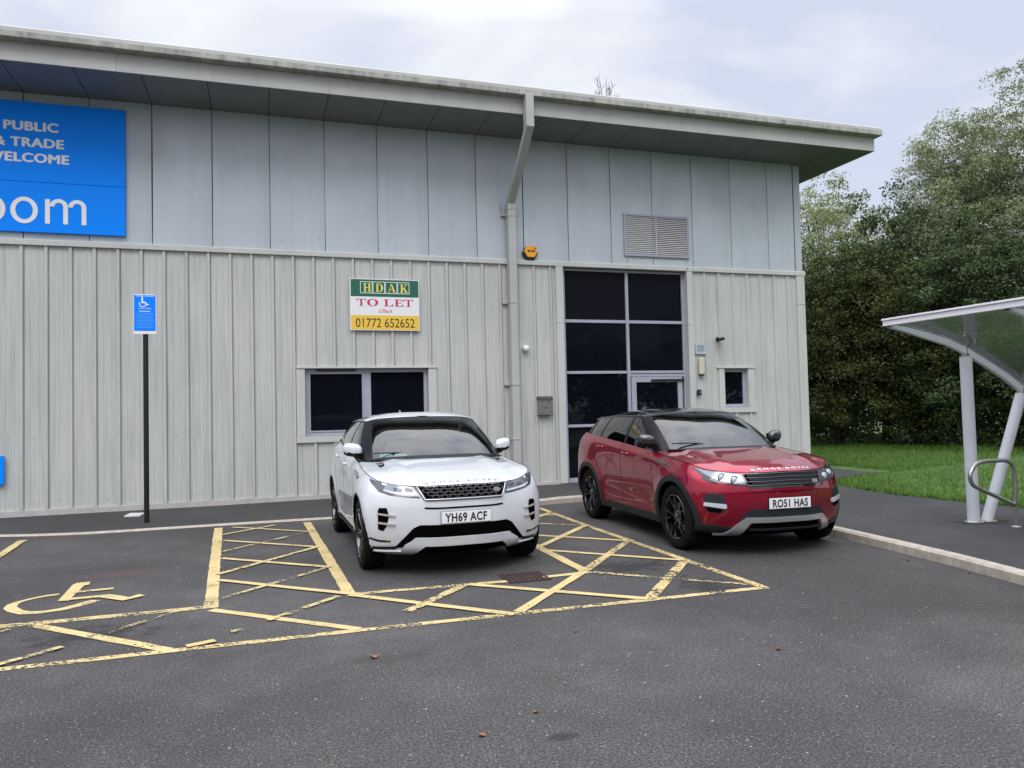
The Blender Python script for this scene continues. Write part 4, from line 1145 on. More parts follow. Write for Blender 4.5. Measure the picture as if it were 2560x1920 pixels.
# ------------------------------------------------------------------ cars
def hermite(P, t, tn):
    """P (K, D) at parameters t -> values at tn, non-uniform cubic"""
    P = np.asarray(P, float); t = np.asarray(t, float)
    h = np.diff(t); s = np.diff(P, axis=0) / h[:, None]
    m = np.zeros_like(P); m[0] = s[0]; m[-1] = s[-1]
    m[1:-1] = (s[:-1] * h[1:, None] + s[1:] * h[:-1, None]) / (h[1:] + h[:-1])[:, None]
    i = np.clip(np.searchsorted(t, tn, side='right') - 1, 0, len(t) - 2)
    hh = h[i][:, None]; u = ((tn - t[i]) / h[i])[:, None]
    return (2 * u**3 - 3 * u**2 + 1) * P[i] + (u**3 - 2 * u**2 + u) * hh * m[i] + (-2 * u**3 + 3 * u**2) * P[i + 1] + (u**3 - u**2) * hh * m[i + 1]

def dense_param(t, n):
    out = []
    for a, b in zip(t[:-1], t[1:]): out += list(np.linspace(a, b, n, endpoint=False))
    return np.array(out + [t[-1]])

def loft(cols, ncol, rows_t=None, nrow=5):
    """cols: (K, M, 3) half car control net, y>=0, first and last on the centreline.
    returns full closed ring grid (NC, NR, 3); first column = nose centre"""
    A = np.asarray(cols, float); K, Mr, _ = A.shape
    # rows first
    tr = np.concatenate([[0], np.cumsum(np.linalg.norm(np.diff(A, axis=1), axis=2).mean(0))]) if rows_t is None else None
    if rows_t is None:
        td = dense_param(tr, nrow)
        A = hermite(A.transpose(1, 0, 2).reshape(Mr, -1), tr, td).reshape(len(td), K, 3).transpose(1, 0, 2)
    mir = A[1:-1][::-1] * np.array([1, -1, 1])
    ring = np.concatenate([A, mir])
    ext = np.concatenate([ring[-2:], ring, ring[:3]])
    d = np.linalg.norm(np.diff(ext, axis=0), axis=2).mean(1); t = np.concatenate([[0], np.cumsum(d)])
    n = len(ring); td = dense_param(t[2:2 + n + 1], ncol)[:-1]
    G = hermite(ext.reshape(len(ext), -1), t, td).reshape(len(td), A.shape[1], 3)
    return G

def ring_mesh(G, keep=None):
    NC, NR, _ = G.shape
    V = G.reshape(-1, 3); F = []
    for i in range(NC):
        i2 = (i + 1) % NC
        for j in range(NR - 1):
            if keep is None or keep(i, j): F.append((i * NR + j, i2 * NR + j, i2 * NR + j + 1, i * NR + j + 1))
    return V, F

def mesh_obj(name, V, F, mat, parent, smooth=True):
    me = bpy.data.meshes.new(name); me.from_pydata([tuple(v) for v in V], [], F)
    me.materials.append(mat)
    bm = bmesh.new(); bm.from_mesh(me)
    bmesh.ops.delete(bm, geom=[v for v in bm.verts if not v.link_faces], context='VERTS')
    bmesh.ops.remove_doubles(bm, verts=bm.verts, dist=1e-5)
    bmesh.ops.recalc_face_normals(bm, faces=bm.faces)
    bm.to_mesh(me); bm.free()
    if smooth: me.polygons.foreach_set("use_smooth", [True] * len(me.polygons))
    o = bpy.data.objects.new(name, me); col.objects.link(o); o.parent = parent
    return o

class Surf:
    """ray-projects flat shapes on the car's skin"""
    def __init__(s, V, F):
        s.b = BVHTree.FromPolygons([tuple(v) for v in V], F)
    def hit(s, q, axis):
        if axis == 'x': o, d = Vector((3, q[0], q[1])), Vector((-1, 0, 0))
        elif axis == 'z': o, d = Vector((q[0], q[1], 4)), Vector((0, 0, -1))
        elif axis == 'L': o, d = Vector((q[0], 3, q[1])), Vector((0, -1, 0))
        else: o, d = Vector((q[0], -3, q[1])), Vector((0, 1, 0))
        loc, n, i, dist = s.b.ray_cast(o, d)
        if loc is None:
            if axis == 'x': o = Vector((.3, q[0], q[1]))
            elif axis in 'LR': o = Vector((q[0], .9 if axis == 'L' else -.9, q[1]))
            loc, n, i, dist = s.b.find_nearest(o)
        if n.dot(d) > 0: n = -n
        return loc, n
    def patch(s, poly, axis, off, mat, name, parent, skirt=.012, step=.03, smooth=True):
        bm = bmesh.new()
        vs = [bm.verts.new((p[0], p[1], 0)) for p in poly]
        bm.faces.new(vs)
        for _ in range(7):
            long = [e for e in bm.edges if e.calc_length() > step]
            if not long: break
            bmesh.ops.subdivide_edges(bm, edges=long, cuts=1)
            bmesh.ops.triangulate(bm, faces=bm.faces)
        bm.verts.index_update()
        base = {}
        for v in bm.verts:
            l, n = s.hit((v.co.x, v.co.y), axis); base[v] = (l, n)
        bverts = [e for e in bm.edges if e.is_boundary]
        top = {v: base[v][0] + base[v][1] * off for v in bm.verts}
        low = {}
        for e in bverts:
            for v in e.verts:
                if v not in low: low[v] = bm.verts.new(base[v][0] - base[v][1] * skirt)
        for v, c in top.items(): v.co = c
        for e in bverts:
            a, b = e.verts
            try: bm.faces.new((a, b, low[b], low[a]))
            except ValueError: pass
        bmesh.ops.recalc_face_normals(bm, faces=bm.faces)
        me = bpy.data.meshes.new(name); bm.to_mesh(me); bm.free()
        me.materials.append(mat)
        if smooth:
            me.polygons.foreach_set("use_smooth", [True] * len(me.polygons)); me.set_sharp_from_angle(angle=R(40))
        o = bpy.data.objects.new(name, me); col.objects.link(o); o.parent = parent
        return o
    def line(s, pts, w, axis, off, mb, step=.03, skirt=.01):
        """ribbon along a 2D polyline, added to mb"""
        P = [Vector(p) for p in pts]; Q = [P[0]]
        for a, b in zip(P[:-1], P[1:]):
            n = max(1, int((b - a).length / step)); Q += [a.lerp(b, k / n) for k in range(1, n + 1)]
        rows = [[], [], [], []]
        for i, q in enumerate(Q):
            d = (Q[min(i + 1, len(Q) - 1)] - Q[max(i - 1, 0)]).normalized(); nn = Vector((-d.y, d.x)) * w / 2
            for j, (sg_, o_) in enumerate(((1, -skirt), (1, off), (-1, off), (-1, -skirt))):
                l, n = s.hit(q + nn * sg_, axis); rows[j].append(l + n * o_)
        mb.grid(rows)
    def tubes(s, pts, r, axis, off, mb, n=6, closed=False, step=.04):
        P = [Vector(p) for p in pts]; Q = []
        for a, b in zip(P[:-1], P[1:]):
            k = max(1, int((b - a).length / step)); Q += [a.lerp(b, j / k) for j in range(k)]
        Q.append(P[-1])
        out = []
        for q in Q: l, nn = s.hit(q, axis); out.append(l + nn * off)
        mb.tube(out, r, n)
    def text(s, body, size, cx, cz, axis, off, mat, name, parent, sx=1.0, bold=.02, spacing=1.6, mirror=1, curve=None):
        vs, fs = text_mesh(body, size, sx, bold, 0, 'CENTER', spacing)
        out = []
        for x, y in vs:
            l, n = s.hit((cx + x * mirror, cz + y + (curve(x) if curve else 0)), axis); out.append(l + n * off)
        mb = MB(); mb.add(out, fs)
        return mb.build(name, mat, parent, fix=False)

C = {}
C['white'] = simple("car_paint_white", (0.58, 0.60, 0.63), 0.22, 0, 1.0)
mm, nt_, pp_ = new_mat("car_paint_red"); C['red'] = mm
pp_.inputs["Base Color"].default_value = (0.33, 0.002, 0.026, 1); pp_.inputs["Metallic"].default_value = 0.8
pp_.inputs["Roughness"].default_value = 0.36; pp_.inputs["Coat Weight"].default_value = 1.0; pp_.inputs["Coat Roughness"].default_value = 0.02
C['gloss'] = simple("gloss_black", (0.006, 0.006, 0.008), 0.08, 0, 1.0)
C['pillar'] = simple("pillar_black", (0.004, 0.004, 0.005), 0.35, spec=.25)
C['roofblack'] = simple("roof_black", (0.012, 0.013, 0.015), 0.16, 0, 1.0)
C['plastic'] = simple("black_plastic", (0.010, 0.010, 0.012), 0.5, spec=.3)
C['clad'] = simple("grey_black_cladding", (0.016, 0.019, 0.023), 0.5, spec=.3)
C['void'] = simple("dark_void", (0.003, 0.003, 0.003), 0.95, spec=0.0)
C['tyre'] = simple("tyre_rubber", (0.007, 0.007, 0.008), 0.85, spec=.15, var=0.15, vscale=30)
C['rim'] = simple("gloss_black_alloy", (0.010, 0.010, 0.012), 0.16, 0.3, 0.8)
C['silver'] = simple("satin_silver", (0.55, 0.56, 0.58), 0.3, 0.7)
C['letters'] = simple("bonnet_letters", (0.16, 0.17, 0.19), 0.6, spec=.2)
C['chrome'] = simple("chrome", (0.75, 0.76, 0.78), 0.12, 1.0)
C['darkgrey'] = simple("dark_grey_trim", (0.07, 0.07, 0.08), 0.35, 0.3)
C['meshgrey'] = simple("grille_mesh_grey", (0.10, 0.10, 0.105), 0.4, 0.3)
C['copper'] = simple("pale_copper_trim", (0.55, 0.46, 0.44), 0.35, 0.4)
C['lampin'] = simple("lamp_reflector", (0.20, 0.21, 0.235), 0.18, 0.85)
C['lampwhite'] = simple("lamp_diffuser", (0.55, 0.57, 0.61), 0.25, 0.1, .8)
C['lampdark'] = simple("lamp_dark_bezel", (0.02, 0.02, 0.024), 0.12, 0.2, 1.0)
C['lens'] = mat_glass("lamp_cover_glass", (.93, .94, .95), 1.45)
C['wind'] = mat_glass("windscreen_glass", (.40, .46, .46), 1.62, 1.25)
C['side'] = mat_glass("side_glass", (.36, .42, .40), 1.52, 1.7)
C['privacy'] = mat_glass("tinted_glass", (.14, .17, .16), 1.52, 1.6)
C['seat'] = simple("seat_fabric", (0.035, 0.035, 0.040), 0.8)
C['dash'] = simple("dashboard", (0.030, 0.032, 0.038), 0.7)
C['plate'] = simple("plate_white", (0.74, 0.75, 0.76), 0.35)
C['plchar'] = simple("plate_black", (0.008, 0.008, 0.012), 0.5)
C['paper'] = simple("pale_blue_paper", (0.35, 0.95, 0.90), 0.7)
C['emblem'] = simple("emblem_dark_green", (0.02, 0.06, 0.035), 0.3)
C['mirror'] = simple("mirror_glass", (0.75, 0.78, 0.80), 0.03, 1.0)
C['pink'] = simple("pink_ornament", (0.75, 0.10, 0.16), 0.5)

# lower body net: columns nose centre -> tail centre, rows sill -> shoulder
def body_net(dx=0.0, dz=0.0):
    def c(xs, ys, zs): return [(x, y, z) for x, y, z in zip(xs, ys, zs)]
    N_ = []
    zn = [.22, .26, .36, .48, .60, .71, .795, .875]
    N_.append(c([.72, .80, .845, .868, .870, .862, .838, .795], [0] * 8, zn))
    N_.append(c([.715, .795, .84, .862, .864, .856, .832, .790], [.28] * 8, zn))
    N_.append(c([.68, .76, .806, .828, .832, .824, .800, .757], [.50, .51, .515, .52, .52, .515, .51, .495], zn))
    N_.append(c([.60, .67, .715, .738, .742, .732, .706, .664], [.65, .69, .705, .715, .717, .708, .69, .655], [.225, .265, .365, .485, .605, .72, .81, .89]))
    N_.append(c([.48, .54, .578, .600, .602, .590, .560, .520], [.79, .835, .852, .860, .860, .850, .825, .775], [.23, .27, .37, .49, .62, .74, .835, .918]))
    N_.append(c([.36, .40, .42, .43, .43, .42, .40, .37], [.865, .893, .910, .918, .918, .908, .882, .830], [.235, .275, .375, .495, .635, .765, .865, .948]))
    side = [(.18, (.88, .90, .925, .938, .940, .932, .905, .855), (.24, .28, .38, .50, .65, .79, .895, .972)),
            (-.12, (.88, .90, .925, .942, .945, .937, .910, .862), (.24, .28, .38, .50, .66, .81, .925, 1.000)),
            (-.42, (.87, .89, .915, .930, .935, .928, .902, .855), (.24, .28, .39, .52, .68, .84, .960, 1.030)),
            (-.62, (.87, .888, .905, .920, .925, .920, .897, .850), (.24, .28, .40, .53, .69, .86, .985, 1.052)),
            (-1.1, (.87, .886, .900, .915, .920, .917, .895, .850), (.24, .28, .40, .53, .70, .88, 1.02, 1.092)),
            (-1.6, (.87, .886, .900, .915, .920, .917, .895, .848), (.24, .28, .40, .53, .70, .89, 1.05, 1.130)),
            (-2.1, (.87, .886, .903, .918, .925, .922, .893, .842), (.24, .28, .40, .54, .71, .91, 1.085, 1.165)),
            (-2.4, (.875, .895, .918, .935, .940, .932, .890, .832), (.24, .28, .39, .54, .72, .92, 1.11, 1.188)),
            (-2.67, (.875, .90, .928, .945, .950, .940, .888, .818), (.24, .28, .38, .53, .71, .93, 1.13, 1.208)),
            (-2.95, (.86, .89, .920, .940, .943, .932, .875, .800), (.26, .30, .39, .53, .71, .94, 1.14, 1.226))]
    for x, ys, zs in side: N_.append(c([x] * 8, ys, zs))
    N_.append(c([-3.18, -3.20, -3.22, -3.22, -3.22, -3.21, -3.19, -3.16], (.80, .84, .87, .89, .892, .885, .835, .762), (.30, .34, .42, .54, .72, .95, 1.15, 1.24)))
    N_.append(c([-3.32, -3.36, -3.38, -3.39, -3.39, -3.37, -3.34, -3.29], (.62, .67, .70, .72, .722, .715, .68, .63), (.32, .36, .44, .56, .74, .96, 1.15, 1.24)))
    N_.append(c([-3.38, -3.43, -3.46, -3.47, -3.465, -3.44, -3.40, -3.34], (.36, .38, .39, .40, .40, .395, .38, .36), (.32, .36, .44, .56, .74, .96, 1.15, 1.235)))
    N_.append(c([-3.40, -3.45, -3.48, -3.49, -3.485, -3.46, -3.42, -3.36], [0] * 8, (.32, .36, .44, .56, .74, .96, 1.15, 1.235)))
    for i_, d_ in ((1, .012), (2, .085), (3, .10), (4, .105), (5, .055)):
        N_[i_] = [(p[0] - d_, p[1], p[2]) for p in N_[i_]]
    return [[((p[0] * .915 if p[0] > 0 else p[0]), p[1], p[2]) for p in cc] for cc in N_]

NSUB = 9
GB = [(-.315, 0, 1.088), (-.345, .40, 1.085), (-.41, .62, 1.075), (-.455, .71, 1.062), (-.52, .782, 1.048), (-.70, .822, 1.052), (-1.10, .838, 1.088), (-1.50, .838, 1.122), (-1.58, .838, 1.128),
      (-2.0, .832, 1.158), (-2.42, .820, 1.186), (-2.50, .815, 1.192), (-2.88, .790, 1.218), (-3.18, .72, 1.236), (-3.30, .60, 1.236), (-3.38, 0, 1.225)]
GT = [(-1.19, 0, 1.545), (-1.205, .36, 1.540), (-1.235, .53, 1.530), (-1.26, .600, 1.520), (-1.30, .650, 1.505), (-1.345, .668, 1.508), (-1.395, .674, 1.512), (-1.45, .678, 1.514), (-1.53, .680, 1.515),
      (-1.87, .682, 1.515), (-2.22, .678, 1.508), (-2.30, .675, 1.505), (-2.74, .652, 1.482), (-3.00, .60, 1.452), (-3.05, .50, 1.458), (-3.12, 0, 1.480)]
BUL = [(.018, 0, .050), (.018, 0, .050), (.015, .003, .042), (.012, .006, .032), (.005, .012, .012), (0, .022, .005), (0, .03, 0), (0, .03, 0), (0, .03, 0), (0, .03, 0), (0, .028, 0), (0, .028, 0), (0, .025, 0), (-.01, .015, 0), (-.015, .01, 0), (-.02, 0, 0)]
GROWS = [0, .02, .045] + list(np.linspace(.045, .935, 11)[1:]) + [.965, 1.0]

def build_wheel(parent, x, side, style, steer=0.0):
    w = empty("wheel", (x, side * .815, .362), 0, parent)
    w.rotation_euler = (0, 0, (0 if side > 0 else math.pi) + steer)
    MB().lathe([(.250, -.10), (.262, -.112), (.30, -.120), (.340, -.112), (.357, -.095), (.363, -.05), (.364, 0), (.363, .05), (.357, .095), (.340, .112), (.30, .120), (.262, .112), (.250, .10)], 48, 'y', closed=False).build("tyre", C['tyre'], w, angle=35)
    rm = MB()
    rm.lathe([(.252, .112), (.247, .118), (.238, .112), (.232, .09), (.226, -.10), (.250, -.11)], 48, 'y')
    ns = style['n']
    for k in range(ns):
        a0 = 2 * math.pi * k / ns
        for da in style['da']:
            p = []
            for t, wd, y in ((.055, .020, .085), (.12, .016, .100), (.19, .014, .108), (.240, .017, .104)):
                a = a0 + da * (t / .24) ** .7
                cx, cz = t * math.cos(a), t * math.sin(a); px, pz = -math.sin(a) * wd, math.cos(a) * wd
                p.append([(cx - px, y - .03, cz - pz), (cx - px * .55, y, cz - pz * .55), (cx + px * .55, y, cz + pz * .55), (cx + px, y - .03, cz + pz)])
            rm.grid(p)
    rm.lathe([(0, .098), (.030, .097), (.036, .088), (.060, .085), (.075, .06), (.078, .03)], 24, 'y')
    rm.build("rim", C['rim'], w, angle=30)
    MB().lathe([(0, .0995), (.022, .099), (.026, .096)], 18, 'y').build("hub_cap", C['darkgrey'], w)
    MB().lathe([(.06, .03), (.165, .03), (.165, .01), (.06, .01)], 32, 'y').build("brake_disc", C['steel'] if 'steel' in C else M['steel'], w)
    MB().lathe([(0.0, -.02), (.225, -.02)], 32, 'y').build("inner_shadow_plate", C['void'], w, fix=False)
    return w

def mirror_poly(p): return [(-a, b) for a, b in p][::-1]
def both(fn):
    for s in (1, -1): fn(s)
def sgn(poly, s): return [(a * s, b) for a, b in poly] if s > 0 else [(a * s, b) for a, b in poly][::-1]

def build_car(root, spec):
    paint = spec['paint']; roofm = spec['roof']
    # ---- body shell
    G = loft(body_net(), NSUB, None, 5)
    NC, NR, _ = G.shape
    V = G.reshape(-1, 3).copy()
    for cx in (0.0, -2.66):            # flares
        r = np.hypot(V[:, 0] - cx, V[:, 2] - .362)
        V[:, 1] += np.sign(V[:, 1]) * np.where(np.abs(V[:, 1]) > .7, .018 * np.exp(-((r - .45) / .09) ** 2), 0)
    # door side scallop and sill line
    sd = (np.abs(V[:, 1]) > .8) & (V[:, 0] < -.45) & (V[:, 0] > -2.2)
    V[:, 1] -= np.sign(V[:, 1]) * np.where(sd, .016 * np.exp(-((V[:, 2] - .50 - .03 * (-V[:, 0] - 1)) / .09) ** 2) * np.clip((-V[:, 0] - .45) * 4, 0, 1) * np.clip((V[:, 0] + 2.2) * 4, 0, 1), 0)
    V2 = V.copy(); RA = .405
    F = []
    inside = np.zeros(len(V), bool)
    for cx in (0.0, -2.66):
        dx, dz = V[:, 0] - cx, V[:, 2] - .362; r = np.hypot(dx, dz)
        ins = (r < RA) & (np.abs(V[:, 1]) > .6); inside |= ins
        k = RA / np.maximum(r, 1e-6)
        V2[ins, 0] = (cx + dx * k)[ins]; V2[ins, 2] = (.362 + dz * k)[ins]
    full = []
    for i in range(NC):
        i2 = (i + 1) % NC
        for j in range(NR - 1):
            f = (i * NR + j, i2 * NR + j, i2 * NR + j + 1, i * NR + j + 1)
            full.append(f)
            if not all(inside[q] for q in f): F.append(f)
    mesh_obj("body", V2, F, paint, root)
    S = Surf(V, full)
    top = V.reshape(NC, NR, 3)[:, -1]
    half = (NC // 2)
    # ---- bonnet
    kend = next(k for k in range(half) if top[k][0] < -.58)
    ZC = [(.735, .878), (.70, .902), (.66, .918), (.56, .946), (.4, .986), (.1, 1.030), (-.2, 1.072), (-.42, 1.092), (-.70, 1.10)]
    zc = lambda x: float(np.interp(-x, [-a for a, b in ZC], [b for a, b in ZC]))
    rows = []
    ts = np.sin(np.linspace(-1, 1, 41) * math.pi / 2)
    for k in range(1, kend + 1):
        x, y, z = top[k]
        row = []
        for t in ts:
            crown = max(0.0, zc(x) - z) * (1 - abs(t) ** 2.8)
            ridge = .012 * math.exp(-((abs(y * t) - .50) / .06) ** 2) * min(1, max(0, (.66 - x) * 3)) * (1 if abs(t) < .97 else 0)
            dip = -.006 * math.exp(-((abs(y * t) - .64) / .04) ** 2) * min(1, max(0, (.5 - x) * 3))
            row.append((x, y * t, z + crown + ridge + dip + .0015))
        rows.append(row)
    VV = [q for r_ in rows for q in r_]; nc = len(ts)
    FF = [(i * nc + j, i * nc + j + 1, (i + 1) * nc + j + 1, (i + 1) * nc + j) for i in range(len(rows) - 1) for j in range(nc - 1)]
    mesh_obj("bonnet", VV, FF, paint, root)
    SH = Surf(VV, FF)
    gp = MB()
    for s in (1, -1): gp.tube([(p[0], p[1] * s, p[2] + .0015) for p in top[1:kend + 1]], .0035, 5)
    build_parts(gp, 'bonnet_gap', C['void'], root)
    # ---- greenhouse
    cols = []
    dz_ = spec.get('dz', 0)
    for b, t, bu in zip(GB, GT, BUL):
        b, t, bu = np.array(b) + np.array((0, 0, dz_ * .5)), np.array(t) + np.array((0, 0, dz_)), np.array(bu)
        cols.append([b * (1 - q) + t * q + bu * 4 * q * (1 - q) for q in GROWS])
    H = loft(cols, 6, rows_t=GROWS)
    HC, HR, _ = H.shape; nh = HC // 2
    j0, j1 = 2, len(GROWS) - 3          # glass rows
    def colrange(a, b, s):
        a *= 6; b *= 6
        if s > 0: return set(range(a, b))
        return set((HC - 1 - k) % HC for k in range(a, b))
    panes = [("windscreen", colrange(0, 3, 1) | colrange(0, 3, -1), C['wind']), ("side_window", colrange(5, 7, 1), C['side']), ("side_window", colrange(5, 7, -1), C['side']),
             ("side_window", colrange(8, 10, 1), spec['rear_glass']), ("side_window", colrange(8, 10, -1), spec['rear_glass']),
             ("quarter_window", colrange(11, 12, 1), spec['rear_glass']), ("quarter_window", colrange(11, 12, -1), spec['rear_glass']),
             ("rear_window", colrange(14, 15, 1) | colrange(14, 15, -1), spec['rear_glass'])]
    allp = set().union(*[p[1] for p in panes])
    VH, FH = ring_mesh(H, lambda i, j: not (i in allp and j0 <= j < j1))
    pil = mesh_obj("window_pillars", VH, FH, C['pillar'], root)
    for nme, cs, mt in panes:
        Vp, Fp = ring_mesh(H, lambda i, j: i in cs and j0 <= j < j1)
        mesh_obj(nme, Vp, Fp, mt, root)
    # ---- roof
    topg = H[:nh + 1, -1]
    zr_x = [-3.16, -3.0, -2.7, -2.3, -1.9, -1.5, -1.33, -1.19]; zr_z = [q + dz_ for q in (1.482, 1.520, 1.560, 1.590, 1.605, 1.600, 1.580, 1.552)]
    rows = []
    for k in range(1, nh):
        x, y, z = topg[k]
        y = y + .004; z_ = z + .003
        cz_ = float(np.interp(x, zr_x, zr_z))
        rows.append([(x, y * t, z_ + max(0, cz_ - z_) * (1 - abs(t) ** 2.9)) for t in ts])
    rows.sort(key=lambda r_: -r_[0][0])
    edge_dn = [[(r_[0][0], r_[0][1] * 1.0, r_[0][2] - .022)] + r_ + [(r_[-1][0], r_[-1][1], r_[-1][2] - .022)] for r_ in rows]
    rows = edge_dn; nc2 = len(rows[0])
    VR = [q for r_ in rows for q in r_]
    FRR = [(i * nc2 + j, i * nc2 + j + 1, (i + 1) * nc2 + j + 1, (i + 1) * nc2 + j) for i in range(len(rows) - 1) for j in range(nc2 - 1)]
    mesh_obj("roof", VR, FRR, roofm, root)
    sp = MB(); sp.prism([(-2.98, 1.50), (-3.24, 1.462), (-3.24, 1.445), (-3.0, 1.45)], -.56, .56, 'y')
    so_ = sp.build("roof_spoiler", roofm, root, bevel=.006); so_.location.z = dz_
    MB().add([(-2.62, .0, 1.66), (-2.75, .0, 1.67), (-2.82, .022, 1.57), (-2.82, -.022, 1.57), (-2.56, 0, 1.58)], [(0, 1, 2), (0, 3, 1), (1, 3, 2), (0, 2, 4), (0, 4, 3)]).build("roof_aerial", roofm, root).location.z = dz_ - .035
    # scuttle between bonnet and screen, wipers
    sc_ = MB(); rows = []
    for y in np.linspace(-.74, .74, 21):
        x = -.315 - .19 * (abs(y) / .75) ** 2.2
        rows.append([(x + .03, y, zc(x) - .002 - .02 * abs(y)), (x - .03, y, zc(x) + .008 - .02 * abs(y)), (x - .13, y, zc(x) + .030 - .02 * abs(y))])
    sc_.grid(rows); sc_.build("scuttle_panel", C['plastic'], root, smooth=True)
    wp = MB()
    for y0, y1, xr in ((-.30, .22, 0), (.16, .70, 0)) if spec['lhwiper'] else ((.30, -.22, 0), (-.16, -.70, 0)):
        p = []
        for k in range(7):
            t = k / 6; y = y0 + (y1 - y0) * t; x = -.40 - .05 * abs(y) - .03 * t
            p.append((x, y, zc(-.36) + .022 + .55 * (-.385 - x) + .012 * math.sin(t * 3.14)))
        wp.tube(p, .008, 6)
    build_parts(wp, "wiper", C['plastic'], root)
    # ---- interior
    it = MB()
    it.box(-.95, -.48, -.70, .70, .80, 1.045); it.box(-3.0, -.5, -.78, .78, .36, .45)
    it.build("dashboard", C['dash'], root, bevel=.04)
    for y in (-.37, .37):
        se = MB(); se.prism([(-1.35, .50), (-1.35, .66), (-1.85, .62), (-2.08, 1.18), (-2.16, 1.18), (-2.00, .50)], y - .25, y + .25, 'y')
        se.box(-2.17, -2.08, y - .11, y + .11, 1.20, 1.38)
        se.build("seat", C['seat'], root, bevel=.035)
    rs_ = MB(); rs_.prism([(-2.35, .5), (-2.35, .7), (-2.75, .66), (-2.95, 1.15), (-3.03, 1.15), (-2.9, .5)], -.62, .62, 'y')
    for y in (-.4, .4): rs_.box(-3.05, -2.97, y - .1, y + .1, 1.16, 1.28)
    rs_.build("rear_bench", C['seat'], root, bevel=.035)
    sw2 = MB(); wc = Vector((-1.02, -.37, 1.02)); pts = []
    for k in range(28):
        t = 2 * math.pi * k / 28; pts.append(wc + Vector((-.08 * math.sin(t), .185 * math.cos(t), .167 * math.sin(t))))
    sw2.tube(pts, .015, 8, closed=True); sw2.box(-1.04, -1.0, -.37 - .17, -.37 + .17, 1.0, 1.035)
    sw2.build("steering_wheel", C['plastic'], root, smooth=True)
    rm_ = MB(); rm_.box(-1.13, -1.10, -.12, .12, 1.42, 1.48); rm_.build("rear_view_mirror", C['plastic'], root, bevel=.012)
    # ---- underside
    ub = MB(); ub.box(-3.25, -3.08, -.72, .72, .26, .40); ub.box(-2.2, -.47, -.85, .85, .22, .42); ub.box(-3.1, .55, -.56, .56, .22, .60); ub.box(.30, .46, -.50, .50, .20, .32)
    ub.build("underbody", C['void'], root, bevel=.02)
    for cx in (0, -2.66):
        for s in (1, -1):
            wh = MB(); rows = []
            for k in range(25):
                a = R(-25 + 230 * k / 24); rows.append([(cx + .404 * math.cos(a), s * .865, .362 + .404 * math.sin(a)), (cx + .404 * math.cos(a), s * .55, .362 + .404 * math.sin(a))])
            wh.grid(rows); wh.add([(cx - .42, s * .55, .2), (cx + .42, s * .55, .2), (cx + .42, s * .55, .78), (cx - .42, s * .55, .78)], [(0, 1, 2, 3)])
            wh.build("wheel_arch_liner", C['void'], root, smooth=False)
    for x in (0.0, -2.66):
        for s in (1, -1): build_wheel(root, x, s, spec['wheel'], spec.get('steer', 0) if x == 0 else 0)
    # ---- doors lines, handles, mirrors
    dl_ = MB()
    for ax in 'LR':
        for pts in ([(-.62, 1.03), (-.58, .86), (-.56, .60), (-.60, .36), (-.64, .31)], [(-1.56, 1.11), (-1.53, .8), (-1.52, .5), (-1.54, .31)],
                    [(-2.52, 1.17), (-2.50, 1.00), (-2.36, .86), (-2.22, .70), (-2.16, .50), (-2.17, .31)], [(-.62, .31), (-2.17, .31)]):
            S.line(pts, .009, ax, .0006, dl_)
    dl_.build("door_gaps", C['void'], root, fix=False)
    for ax, s in (('L', 1), ('R', -1)):
        for hx, hz in ((-1.36, 1.00), (-2.22, 1.055)):
            l, n = S.hit((hx, hz), ax)
            h_ = MB(); h_.tube([l + Vector((.10, 0, -.004)) + n * .006, l + Vector((.07, 0, 0)) + n * .032, l + Vector((-.07, 0, .006)) + n * .034, l + Vector((-.10, 0, .006)) + n * .006], [.010, .014, .014, .010], 10)
            h_.build("door_handle", paint, root, smooth=True)
        # mirror
        mr = MB(); rows = []
        for i in range(13):
            a = math.pi * i / 12; row = []
            for k in range(20):
                b = 2 * math.pi * k / 20
                ex_ = lambda v: math.copysign(abs(v) ** .75, v)
                px = .085 * math.cos(a) if math.cos(a) > 0 else .035 * math.cos(a)
                wy = .125 * ex_(math.cos(b)) * math.sin(a) ** .6; wz = .078 * ex_(math.sin(b)) * math.sin(a) ** .6
                row.append((-.78 + px - .22 * (wy * 1.0), s * (.895 + wy * .85), 1.185 + wz + .10 * wy))
            row.append(row[0]); rows.append(row)
        VVm = [q for r_ in rows for q in r_]; nn = 21
        FFm = [(i * nn + j, i * nn + j + 1, (i + 1) * nn + j + 1, (i + 1) * nn + j) for i in range(12) for j in range(20)]
        up_ = [f for f in FFm if sum(VVm[q][2] for q in f) / 4 > 1.155 + .10 * (sum(abs(VVm[q][1]) for q in f) / 4 - .895)]
        dn_ = [f for f in FFm if f not in up_]
        mo = mesh_obj("door_mirror", VVm, up_, spec['mirror'], root)
        mesh_obj("mirror_base", VVm, dn_, C['plastic'], mo)
        MB().tube([(-.76, s * .87, 1.12), (-.74, s * .80, 1.10)], [.03, .022], 10).build("mirror_arm", C['plastic'], mo, smooth=True)
        g_ = MB(); g_.prism([(s * (.895 + .085 * a), 1.175 + .055 * b) for a, b in ((-1, -1), (1, -.7), (1, 1), (-1, .9))], -.820, -.816, 'x'); g_.build("mirror_glass", C['mirror'], mo)
    spec['extra'](root, S, SH, zc)

